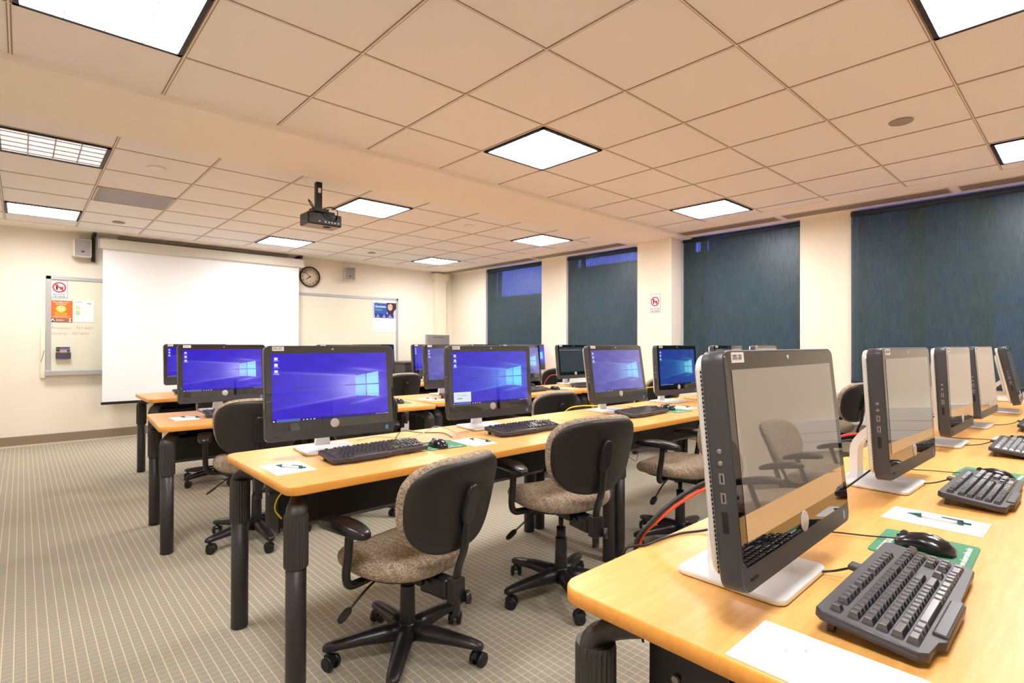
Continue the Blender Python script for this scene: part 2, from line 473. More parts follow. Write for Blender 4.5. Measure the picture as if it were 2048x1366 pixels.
# roller shades
def shade(i,label,bottom,hembar=True):
    y0,y1,z0=WIN[i]; X=WX+(.035 if i<3 else -.02)
    e=.012 if i<3 else -.03
    root=thing('roller_shade',label,'roller shade',(X,(y0+y1)/2,bottom),0,'roller shades on the window wall')
    h=(y1-y0)/2-e
    b=B(); box(b,-.0012,.0012,-h,h,0,CZ-.02-bottom); obj('shade_cloth',b,'shade',root)
    b=B(); box(b,-.012,.012,-h,h,-.028,.004,bev=.005); obj('hem_bar',b,'shadebar',root)
    b=B(); cyl(b,(.0,-h,CZ-.055-bottom),(.0,h,CZ-.055-bottom),.024,n=16); obj('roller',b,'shadebar',root)
shade(0,'dark teal roller shade on the farthest window, blue dusk showing through its top','farleft' and .84)
shade(1,'dark teal roller shade just beyond the pillar with the sign',.84)
shade(2,'dark teal roller shade between the pillar with the sign and the widest shade',.84)
shade(3,'widest dark teal roller shade, at the right edge of the photo',.86)
# heater covers under the windows
def heater(y0,y1,label):
    root=thing('wall_heater',label,'heater',(WX,(y0+y1)/2,.42),0,'wall heaters under the windows')
    h=(y1-y0)/2
    b=B(); box(b,-.10,-.004,-h,h,0,.32,bev=.008); obj('cover',b,'heater',root)
    b=B(); 
    for z in (.10,.19): box(b,-.1015,-.095,-h+.01,h-.01,z,z+.004)
    obj('seam',b,'discgrey',root)
heater(-1.4,1.78,'long white enamel wall heater under the widest roller shade')
heater(4.3,7.6,'long white enamel wall heater under the two far windows')
# linear slot diffusers
def slotvent(y0,y1,label):
    root=thing('slot_diffuser',label,'air vent',(6.0,(y0+y1)/2,CZ-.006),0,'slot diffusers along the windows')
    h=(y1-y0)/2
    b=B(); box(b,-.105,.105,-h,h,-.006,.002); obj('frame',b,'ventmetal',root)
    for x in (-.07,-.025,.02,.065):
        b=B(); box(b,x-.009,x+.009,-h+.01,h-.01,-.0075,-.004); obj('slot',b,'ventdark',root)
slotvent(.86,2.25,'slotted ceiling vent above the left half of the widest shade')
slotvent(-1.9,.80,'slotted ceiling vent at the right edge of the photo')
slotvent(2.31,3.55,'slotted ceiling vent over the window right of the sign pillar')
slotvent(4.09,6.0,'slotted ceiling vent over the window left of the sign pillar')
slotvent(6.06,8.40,'slotted ceiling vent over the farthest window')

# ------------------------------------------------------------------ ceiling fixtures
def light(x,y,label,lm='lamp'):
    root=thing('ceiling_light',label,'ceiling light',(x,y,CZ),0,'recessed square ceiling lights')
    h=T/2-.012; dd=.0035 if lm=='lamp_offangle' else .0015
    b=B()
    for a in ((-h,h,-h,-h+.02),(-h,h,h-.02,h),(-h,-h+.02,-h,h),(h-.02,h,-h,h)): box(b,a[0],a[1],a[2],a[3],-.012,.002)
    obj('frame',b,'lampframe',root)
    b=B(); k=h-.019; box(b,-k,k,-k,k,-.004,-.002); obj('diffuser',b,lm,root)
    b=B()
    for i in range(-1,2):
        p=i*k/2; box(b,p-dd,p+dd,-k,k,-.011,-.0045)
    for i in range(-2,3):
        p=i*k/2.5 ; box(b,-k,k,p-dd*.7,p+dd*.7,-.011,-.0045)
    obj('louver',b,'louver_offangle' if lm=='lamp_offangle' else 'louver',root)
    return root
c=T/2
LT=[(GX1+T+c,GY1+T+c,'square ceiling light in the middle of the picture, on the near side of the beam'),
(GX1-3*T+c,GY1+T+c,'large square ceiling light at the top left of the picture'),
(GX1+5*T+c,GY1+T+c,'square ceiling light near side of the beam, before the first shade right of the sign'),
(GX1+T+c,GY1-3*T+c,'square ceiling light cut by the top right corner of the picture'),
(GX1+5*T+c,GY1-3*T+c,'square ceiling light cut by the right edge of the picture, beside the long vent'),
(GX2-T+c,GY2+4*T+c,'square ceiling light at the far left above the whiteboard end'),
(GX2+3*T+c,GY2+c,'square ceiling light just right of the hanging projector'),
(GX2+3*T+c,GY2+4*T+c,'square ceiling light above the projection screen, behind the projector'),
(GX2+7*T+c,GY2+c,'square ceiling light beyond the beam before the windows'),
(GX2+7*T+c,GY2+4*T+c,'smallest looking square ceiling light, in the far right corner of the room'),
(GX1-3*T+c,GY1-3*T+c,'square ceiling light above the camera, seen only in reflections')]
for x,y,l in LT: light(x,y,l)
light(GX2-T+c,GY2+c,'square ceiling light toned down for its viewing angle, louver grid visible, at the left edge','lamp_offangle')
root=thing('return_grille','brown perforated square air return grille in the far ceiling','air vent',(GX2+c,GY2+2*T+c,CZ))
b=B(); k=c-.012
for a in ((-k,k,-k,-k+.012),(-k,k,k-.012,k),(-k,-k+.012,-k,k),(k-.012,k,-k,k)): box(b,*a,-.008,.001)
obj('frame',b,'ventmetal',root)
b=B(); box(b,-k+.011,k-.011,-k+.011,k-.011,-.005,-.001); obj('perforated_panel',b,'perf',root)
for x,y,m,l in ((.768,4.93,'disc','white sprinkler cover disc right of the toned-down louvered light'),(.80,7.44,'discgrey','beige ceiling disc above the left speaker'),
  (3.80,4.88,'disc','white sprinkler cover disc beyond the beam, right of the projector light'),(3.86,7.33,'discgrey','beige ceiling disc above the right speaker'),
  (3.948,.80,'discgrey','beige ceiling disc in the near ceiling at the right')):
    b=B(); lathe(b,[(0,0),(.05,0),(.062,-.004),(.060,-.009),(.02,-.011),(0,-.011)],28)
    o=obj('sprinkler_cover',b,m,loc=(x,y,CZ)); tag(o,l,'sprinkler cover','round covers in the ceiling')

# ------------------------------------------------------------------ front wall items (art drawn in wall plane x,z facing -y)
def art(bm,items,y=0):
    """items: (kind,...,layer,mi)"""
    for it in items:
        k=it[0]
        if k=='r': _,x0,x1,z0,z1,L,mi=it; box(bm,x0,x1,y-.0006*(L+1),y-.0006*L+.0001,z0,z1,mi=mi)
        elif k=='p':
            _,pts,L,mi=it; t=B(); prism(t,[(p[0],p[1]) for p in pts],0,.0005)
            merge(bm,t,mi,Matrix.Translation((0,y-.0006*L,0))@Matrix.Rotation(PI/2,4,'X'))
        elif k=='e':
            _,cx,cz,ra,rb,L,mi=it; pts=[(cx+ra*math.cos(2*PI*i/28),cz+rb*math.sin(2*PI*i/28)) for i in range(28)]
            art(bm,[('p',pts,L,mi)],y)
        elif k=='ring':
            _,cx,cz,r0,r1,L,mi=it; n=32
            for i in range(n):
                a,c_=2*PI*i/n,2*PI*(i+1)/n
                art(bm,[('p',[(cx+r0*math.cos(a),cz+r0*math.sin(a)),(cx+r1*math.cos(a),cz+r1*math.sin(a)),(cx+r1*math.cos(c_),cz+r1*math.sin(c_)),(cx+r0*math.cos(c_),cz+r0*math.sin(c_))],L,mi)],y)
        elif k=='t':
            _,s,x,z,size,bold,al,L,mi=it; t=textbm(s,size,bold,align=al)
            merge(bm,t,mi,Matrix.Translation((x,y-.0006*L-.0003,z))@Matrix.Rotation(PI/2,4,'X'))
def flat(name,items,mats,label,cat,loc,rot=0,group=None):
    b=B(); art(b,items); o=obj(name,b,mats,loc=loc); o.rotation_euler=(0,0,rot); return tag(o,label,cat,group)
BYF=WY-.022
# whiteboard
root=thing('whiteboard','wide cream whiteboard with metal frame and tray on the front wall','whiteboard',(0,WY,0))
b=B(); box(b,.24,4.97,-.018,-.002,.88,1.99); obj('board',b,'board',root)
b=B(); box(b,.21,.26,-.03,-.001,.82,2.03,bev=.004); box(b,4.96,5.0,-.03,-.001,.82,2.03,bev=.004); box(b,.21,5.0,-.03,-.001,1.985,2.03,bev=.004); obj('frame',b,'frame',root)
b=B(); box(b,.21,5.0,-.085,-.001,.83,.845,bev=.003); box(b,.21,5.0,-.09,-.08,.83,.885,bev=.003); box(b,.205,.25,-.092,-.001,.825,.89,bev=.005); obj('tray',b,'frame',root)
b=B(); art(b,[('t','Reception - 767-6021',.262,1.390,.046,-.006,'LEFT',2,0),('t','Security - 767-6001',.262,1.322,.046,-.006,'LEFT',2,0)],-.0175)
obj('handwriting',b,'pencil',root)['label']='faint red handwritten phone numbers'
root=thing('map_rail','narrow cream upright rail hung with a cord at the left end of the whiteboard','rail',(.185,WY,.80))
b=B(); box(b,-.022,.022,-.03,-.002,0,.58,bev=.004); obj('rail',b,'cap',root)
b=B(); tube(b,[(.012,-.033,.33),(.002,-.036,.27),(-.01,-.036,.22),(-.016,-.034,.19)],.0022,6); obj('cord',b,'cable',root)
def nofood(w,h):
    r=w*.40; cz=h*.60
    return [('r',-w/2,w/2,0,h,0,3),('r',-w/2+.004,w/2-.004,.004,h-.004,1,0),
     ('p',[(-.55*r,.55*r+cz),(-.15*r,.55*r+cz),(-.22*r,cz-.5*r),(-.48*r,cz-.5*r)],2,2),('r',-.30*r,-.26*r,cz+.5*r,cz+.75*r,2,2),
     ('r',.0,.62*r,cz-.02*r,cz+.14*r,2,2),('p',[(.0,cz-.06*r),(.62*r,cz-.06*r),(.5*r,cz-.34*r),(.1*r,cz-.34*r)],2,2),
     ('ring',0,cz,r*.78,r*1.02,3,1),('p',[(-.68*r,cz+.50*r),(-.50*r,cz+.68*r),(.68*r,cz-.50*r),(.50*r,cz-.68*r)],3,1),
     ('t','NO FOOD',0,h*.160,h*.115,.02,'CENTER',2,2),('t','OR DRINK',0,h*.045,h*.115,.02,'CENTER',2,2)]
SG=['signwhite','signred','signblack','signborder']
flat('no_food_sign',nofood(.158,.213),SG,'NO FOOD OR DRINK sign at the top left of the whiteboard','sign',(.333,BYF,1.766),0,'no food or drink signs')
flat('no_food_sign',nofood(.15,.235),SG,'NO FOOD OR DRINK sign on the pillar between the windows','sign',(5.957,3.80,1.622),-PI/2,'no food or drink signs')
w,h=.215,.264
flat('flyer',[('r',0,w,0,h,0,0),('r',0,w,0,.045,1,1),('e',w*.5,h*.62,.048,.042,1,2),('e',w*.5,h*.62,.022,.026,2,3),('r',w*.5-.01,w*.5+.012,h*.66,h*.68,3,4),('r',w*.5-.01,w*.5+.012,h*.56,h*.58,3,4),
  ('t','Your safety is our',w*.5,h*.90,.021,.02,'CENTER',1,3),('t','top priority',w*.5,h*.82,.021,.02,'CENTER',1,3),
  ('t','Urban Security',w*.5,h*.40,.02,.02,'CENTER',1,2),('t','844-395-4200',w*.5,h*.32,.02,.02,'CENTER',1,2),('r',w*.1,w*.9,h*.265,h*.275,1,3),('r',w*.2,w*.8,h*.235,h*.245,1,3),
  ('e',.03,.028,.022,.022,2,4),('p',[(.012,.014),(.028,.045),(.036,.045),(.05,.014),(.04,.014),(.032,.03),(.022,.014)],3,3),('r',.062,.13,.022,.03,2,3),('p',[(.178,.008),(.205,.008),(.195,.03),(.205,.052),(.18,.052),(.19,.03)],2,3)],
  ['flyer','flyerband','flyeryellow','signwhite','signblack'],'orange flyer with a yellow circle on the whiteboard','flyer',(.243,BYF,1.471))
w,h=.19,.27
flat('schedule_sheet',[('r',0,w,0,h,0,0),('t','AUGUST',.012,h-.028,.016,.02,'LEFT',1,1),('t','Wed',.12,h-.042,.02,.03,'LEFT',1,1)]+
  [('r',.012,.055,.19-.011*i,.197-.011*i,1,[2,4,2,4,4,4,2,2,3,3][i]) for i in range(10)]+[('r',.01,w-.01,h-.052,h-.0505,1,2)],
  ['paper','signblack','gry','grn','ylw'],'white sheet with short coloured bars, right of the orange flyer','paper sheet',(.476,BYF,1.477))
root=thing('eraser_holder','small dark marker and eraser holder stuck low on the whiteboard','eraser holder',(.372,BYF,1.03))
b=B(); box(b,-.07,.07,-.055,0,0,.075,bev=.006); obj('holder',b,'flap',root)
b=B(); box(b,-.035,.035,-.05,-.005,.065,.105,bev=.006); obj('eraser',b,'pencil',root)
for z in (.105,.13):
    b=B(); cyl(b,(-.062,-.028,z),(.062,-.028,z),.009,n=10); cyl(b,(-.068,-.028,z),(-.03,-.028,z),.0098,n=10,mi=1); obj('marker',b,['posternavy','signblack'],root)
w,h=.455,.584
flat('wall_poster',[('r',0,w,0,h,0,0),('r',.0,w,.245,.525,1,5),('r',.025,.27,.30,.51,2,1),('r',.035,.405,.255,.325,3,2),
 ('p',[(.27,.525),(w,.525),(w,.40),(.42,.37),(.385,.32),(.30,.32),(.255,.40),(.262,.50)],2,6),
 ('e',.335,.452,.048,.066,3,7),('p',[(.285,.522),(.40,.522),(.385,.48),(.34,.512),(.30,.49)],4,6),
 ('e',.318,.462,.006,.004,4,6),('e',.352,.458,.006,.004,4,6),('p',[(.312,.425),(.352,.428),(.335,.412)],4,0),
 ('p',[(w,.42),(.41,.38),(.40,.325),(.40,.25),(w,.25)],3,5),
 ('t','Graduate',.040,.435,.055,.015,'LEFT',3,0),('t','Smart',.040,.378,.058,.015,'LEFT',3,4),
 ('p',[(.04,.525),(.10,.525),(.075,.505)],3,4),
 ('ring',.095,.298,.010,.014,4,0),('ring',.215,.298,.010,.014,4,0),('ring',.33,.298,.010,.014,4,0),
 ('r',.065,.125,.268,.276,4,0),('r',.185,.245,.268,.276,4,0),('r',.29,.375,.268,.276,4,0),
 ('t','Web  cam',.02,.548,.02,.01,'LEFT',1,3),('r',.03,.15,.205,.211,1,3),('r',.01,w-.01,.075,.077,1,3),('r',.02,.06,.04,.047,1,3)],
 ['paper','posterblue','posternavy','gry','postergreen','lav','hair','skin'],'blue and white Graduate Smart poster at the right end of the whiteboard','poster',(4.503,BYF,1.418))
# clock
root=thing('wall_clock','round wall clock with dark rim beside the projection screen','clock',(3.395,WY-.002,2.285))
Rx=Matrix.Rotation(PI/2,4,'X')
b=B(); lathe(b,[(.13,0),(.16,0),(.166,.02),(.160,.045),(.150,.048),(.147,.03),(.145,.01)],40); xf(b,Rx); obj('rim',b,'clockrim',root)
b=B(); lathe(b,[(0,.0),(.148,.0),(.148,.022),(0,.022)],40); xf(b,Rx)
obj('clock_face',b,'clockface',root)
b=B()
for i in range(1,13):
    a=PI/2-2*PI*i/12; t=textbm(str(i),.036,.02,align='CENTER')
    merge(b,t,0,Matrix.Translation((.118*math.cos(a),-.0235,.118*math.sin(a)-.013))@Rx)
obj('numerals',b,'clockrim',root)
for name,ang,L,w_ in (('hour_hand',PI/2-2*PI*(7+52/60)/12,.075,.006),('minute_hand',PI/2-2*PI*52/60,.115,.004)):
    b=B(); box(b,-.02,L,-.001,.001,-w_,w_); o=obj(name,b,'clockrim',root,loc=(0,-.027,0)); o.rotation_euler=(0,-ang,0)
# speakers
def speaker(x,yaw,label):
    root=thing('wall_speaker',label,'speaker',(x,WY,2.27),0,'small white wall speakers')
    b=B(); box(b,-.02,.02,-.05,0,.08,.14,bev=.004); tube(b,[(0,-.01,.2),(0,-.012,.26),(.0,-.005,.30)],.003,6); obj('bracket',b,'cap',root)
    h=B(); box(h,-.088,.088,-.19,-.05,0,.215,bev=.008); xf(h,Matrix.Rotation(yaw,4,'Z')); bx_=obj('cabinet',h,'spkbox',root)
    h=B(); box(h,-.078,.078,-.194,-.188,.01,.205,bev=.002); xf(h,Matrix.Rotation(yaw,4,'Z')); obj('grille',h,'speaker',bx_)
    h=B(); box(h,-.014,.014,-.197,-.193,.055,.072); xf(h,Matrix.Rotation(yaw,4,'Z')); obj('badge',h,'black',bx_)
speaker(.52,.12,'small square wall speaker left of the projection screen')
speaker(4.07,-.35,'small square wall speaker right of the clock')
# projection screen
SY=8.30
root=thing('projection_screen','large white pull-down projection screen hung before the whiteboard','projection screen',(0,SY,0))
b=B(); box(b,.70,3.215,-.055,.055,2.385,2.515,bev=.018,seg=3); cyl(b,(.70,0,2.45),(.690,0,2.45),.055); cyl(b,(3.215,0,2.45),(3.226,0,2.45),.055); obj('case',b,'case',root)
b=B(); box(b,.735,3.145,-.001,.001,.485,2.40); obj('screen_cloth',b,'screen_cloth',root)
b=B(); box(b,.722,3.16,-.014,.014,.455,.488,bev=.006); obj('weight_bar',b,'black',root)
for x,z in ((.655,2.235),(3.18,2.50)):
    b=B(); box(b,x-.018,x+.018,.16,.215,z,2.575,bev=.003); box(b,x-.018,x+.018,-.02,.215,2.53,2.575,bev=.003); obj('bracket',b,'black',root)
b=B(); box(b,.9,3.0,.06,.20,2.545,2.575); obj('mounting_rail',b,'discgrey',root)
# projector
PX,PY=1.80,4.335
root=thing('projector','black ceiling projector hanging from a square pole beyond the beam','projector',(PX,PY,CZ))
b=B(); lathe(b,[(0,0),(.085,0),(.085,-.008),(.05,-.02),(0,-.02)],30); xf(b,Matrix.Scale(1.15,4)@Matrix.Translation((0,0,-.012))); obj('ceiling_plate',b,'disc',root)
b=B(); box(b,-.024,.024,-.024,.024,-.262,-.012,bev=.003); obj('pole',b,'hood',root)
t=B(); box(t,-.012,.012,-.0255,-.024,-.125,-.085); xf(t,Matrix.Rotation(-.0,4,'Y')); obj('pole_label',t,'label',root)
b=B(); box(b,-.06,.07,-.05,.05,-.285,-.255,bev=.004); box(b,-.02,.13,-.03,.03,-.295,-.27,bev=.003); obj('mount_arms',b,'hood',root)
body=B(); box(body,-.115,.17,-.075,.10,-.395,-.298,bev=.01); bo=obj('body',body,'hood',root)
b=B(); box(b,-.105,.16,-.065,.09,-.399,-.392,bev=.002); obj('underside',b,'hoodunder',bo)
b=B(); lathe(b,[(0,0),(.03,0),(.034,-.006),(0,-.008)],18,c=(.06,-.03,-.399)); obj('foot',b,'hood',bo)
b=B(); cyl(b,(.07,.09,-.345),(.07,.125,-.345),.03,n=20); obj('lens',b,'blacksatin',bo)
for x in (-.02,.03,.06,.085,.11,.14):
    b=B(); box(b,x-.006,x+.006,-.0775,-.073,-.374,-.362); obj('connector',b,'portring',bo)
for P in ([(-.03,-.02,-.28),(-.07,-.03,-.22),(-.095,-.035,-.20),(-.085,-.04,-.23),(-.04,-.04,-.29)],[(.02,-.03,-.26),(.08,-.05,-.235),(.13,-.06,-.25),(.13,-.08,-.29),(.12,-.085,-.35)],[(.03,-.05,-.29),(.01,-.09,-.305),(.05,-.10,-.33),(.09,-.10,-.345),(.10,-.085,-.36)]):
    b=B(); tube(b,P,.0045,6); obj('cable',b,'cable',root)

# ------------------------------------------------------------------ tables
def make_table(L,D,label,x0,yf,rot=0,group='long training tables'):
    root=thing('training_table',label,'table',(x0,yf,0),rot,group)
    b=B(); prism(b,rrect(L,D,.045,6,L/2,D/2),TOP-.031,TOP,mi=0,mside=1,bev=.0035); obj('tabletop',b,['wood','woodedge'],root)
    for sx in (0,1):
        for sy in (0,1):
            cx=.045 if sx==0 else L-.045; cy=.05 if sy==0 else D-.06
            dx=1 if sx==0 else -1; dy=1 if sy==0 else -1
            b=B(); lathe(b,[(.029,0),(.034,.004),(.034,.52)],26,c=(cx,cy,0)); lg=obj('leg',b,'leg',root)
            b=B(); n=48
            prof=[]
            for z in (.455,.46,.625,.635):
                ring=[]
                for j in range(n):
                    a=2*PI*j/n; r=.0385 if (z in(.455,.635)) else (.0405 if j%2 else .0375)
                    ring.append(b.verts.new((cx+r*math.cos(a),cy+r*math.sin(a),z)))
                if prof:
                    for j in range(n): b.faces.new((prof[j],prof[(j+1)%n],ring[(j+1)%n],ring[j]))
                prof=ring
            b.faces.new(prof); obj('socket',b,'legrib',lg)
            b=B() # saddle bracket sweeping up beneath the top towards the middle
            tube(b,[(cx,cy,.600),(cx,cy,.640),(cx+dx*.02,cy+dy*.03,.662),(cx+dx*.05,cy+dy*.10,.680),(cx+dx*.07,cy+dy*.19,.695),(cx+dx*.075,cy+dy*.27,.702)],
                 lambda s:.040-.016*s,12,flat=(1,.62)); obj('bracket',b,'legrib',lg)
    b=B(); box(b,.10,.15,.10,D-.12,.675,.708,bev=.004); box(b,L-.15,L-.10,.10,D-.12,.675,.708,bev=.004); box(b,.12,L-.12,D*.5-.02,D*.5+.02,.672,.708,bev=.004); obj('under_frame',b,'dark',root)
    # cable tray: U-shaped black trough
    b=B(); yb=D-.13; x0_,x1_=.13,L-.13
    pr=[(yb,.705),(yb+.004,.46),(yb-.03,.435),(yb-.13,.435),(yb-.16,.46),(yb-.165,.60),(yb-.157,.60),(yb-.152,.465),(yb-.13,.444),(yb-.032,.444),(yb-.006,.465),(yb-.008,.705)]
    A=[b.verts.new((x0_,p[0],p[1])) for p in pr]; C_=[b.verts.new((x1_,p[0],p[1])) for p in pr]
    for i in range(len(pr)): b.faces.new((A[i],A[(i+1)%len(pr)],C_[(i+1)%len(pr)],C_[i]))
    for e in (x0_,x1_): # end plates
        box(b,e-.003,e+.003,yb-.16,yb,.44,.70)
    obj('cable_tray',b,'black',root)
    b=B(); cyl(b,(x0_-.004,yb-.06,.585),(x0_-.012,yb-.06,.585),.007,n=12); obj('tray_screw',b,'portring',kid(root,'cable_tray'))
    return root
L=1.835
D=.75
t0=make_table(L,D,'maple-topped table nearest the camera, with the big dark-screened computer at its corner',.795,-.02)
def tb(x,y,rot,label): return dup(t0,(x,y,0),rot,label)
tb(.795+L+.005,-.02,0,'second table of the nearest row, under the row of blank screens at the right')
tb(.795+2*L+.01,-.02,0,'last table of the nearest row, against the widest shade')
tb(.652,1.806,0,'maple-topped table whose left end holds the brightest violet screen')
tb(.652+L+.005,1.806,0,'second table of the second row, beyond the joint between two tables')
tb(.652+2*L+.01,1.806,0,'last table of the second row, beside the widest shade, mostly hidden')
t=tb(.578,3.60,-.06,'left table of the third row, turned slightly, its leg standing clear on the carpet')
tb(2.462,3.585,0,'middle table of the third row, its corner pushed against the turned table')
tb(2.462+L+.005,3.585,0,'right table of the third row before the window pillar')
tb(.795,5.43,0,'left table of the farthest row, close to the projection screen')
tb(.795+L+.005,5.43,0,'middle table of the farthest row')
tb(.795+2*L+.01,5.43,0,'right table of the farthest row, near the far windows')

# ------------------------------------------------------------------ all-in-one computers
PW,PH=.565,.40
def wallpaper(kind,u,v,rnd):
    if kind=='terminal':
        c=(.040,.050,.055)
        if .86<v<.92 and u<.75 and (int(v*60)%2) and rnd.random()<.7: c=(.45,.48,.5)
        return c
    P={'violet':((.022,.003,.58),(.07,.035,.66),(.48,.44,1.15),(.36,.80,1.1)),
       'blue':((.028,.018,.56),(.07,.07,.62),(.20,.40,1.05),(.20,.75,1.1)),
       'navy':((.012,.045,.28),(.03,.07,.30),(.06,.34,.62),(.22,.62,.80)),
       'pale':((.10,.09,.42),(.22,.20,.55),(.28,.45,.95),(.30,.68,1.0))}[kind]  # pale palette: reflection wash painted into the desktop colours
    A_,B_,G,Wc=P
    k=u*u
    c=[A_[i]*(1-k)+B_[i]*k for i in range(3)]
    n=1+.10*(rnd.random()-.5)+.10*math.sin(u*19+v*7)*math.sin(v*23)
    c=[x*n for x in c]
    vt=.64+(u-.70)*.28; vb=.33-(u-.70)*.14
    g=math.exp(-((u-.74)**2/.030+(v-.49)**2/.024))
    if u<.705:
        d=.705-u; top=.645+d*.13; bot=.335-d*.22
        if bot<v<top: g+=.55*math.exp(-d*3.6)
        for e,s in ((top,.9),(bot,.8)): g+=s*math.exp(-abs(v-e)*90)*math.exp(-d*2.6)
    g+=.8*math.exp(-abs(v-(.71+(.93-u)*.20))*70)*max(0,1-abs(u-.82)*5)
    g+=.8*math.exp(-abs(v-(.29-(.93-u)*.30))*60)*max(0,1-abs(u-.82)*5)
    g=min(g,1.0)
    g*=.72; c=[c[i]*(1-g)+G[i]*g for i in range(3)]
    if abs(v-(.50+(.7-u)*-.02))<.006 and .1<u<.92: c=[x*(.55 if u>.6 else .75) for x in c]
    if .70<u<.918 and vb<v<vt and abs(u-.80)>.004 and abs(v-.497)>.008:
        s=.75 if u<.80 else 1.0
        if v>.60+(u-.7)*.1 or v<.38-(u-.7)*.1: s*=.85
        c=[c[i]*(1-s)+Wc[i]*s for i in range(3)]
    if v<.038:
        c=[x*.28 for x in c]
        if .03<u<.22: c=(.07,.13,.42)
        for q in (.012,.245,.275,.305,.333): 
            if abs(u-q)<.006 and .012<v<.028: c=(.8,.8,.95)
        if u>.88 and .015<v<.026 and rnd.random()<.5: c=(.7,.7,.8)
    for q in (.925,.83,.735):
        if abs(u-.037)<.013 and abs(v-q)<.021: c=(.72,.78,.95)
        if abs(u-.037)<.022 and abs(v-q+.035)<.006 and rnd.random()<.7: c=(.6,.6,.8)
    return c
def display_mesh(kind,popup=False):
    nx,ny=220,124; w,h=.507,.286
    bm=B(); 
    me=bpy.data.meshes.new('display_'+kind)
    vs=[];fs=[]
    for j in range(ny+1):
        for i in range(nx+1): vs.append((-w/2+w*i/nx,0,h*j/ny))
    for j in range(ny):
        for i in range(nx):
            a=j*(nx+1)+i; fs.append((a,a+1,a+nx+2,a+nx+1))
    me.from_pydata(vs,[],fs)
    at=me.color_attributes.new('Col','FLOAT_COLOR','CORNER')
    rnd=random.Random(3); data=[]
    for j in range(ny):
        for i in range(nx):
            u,v=(i+.5)/nx,(j+.5)/ny
            c=wallpaper(kind,u,v,rnd)
            if popup and .008<u<.225 and .045<v<.235:
                c=(.72,.80,.86) if not(.155<v<.19 and rnd.random()<.3 and .04<u<.2) else (.5,.5,.55)
                if .05<u<.115 and .105<v<.125: c=(.15,.22,.26)
            data+= [c[0],c[1],c[2],1]*4
    at.data.foreach_set('color',data)
    me.materials.append(M['display'])
    bm.free()
    return me
DM={k:display_mesh(k) for k in ('violet','blue','navy','pale','terminal')}
DM['popup']=display_mesh('blue',True)
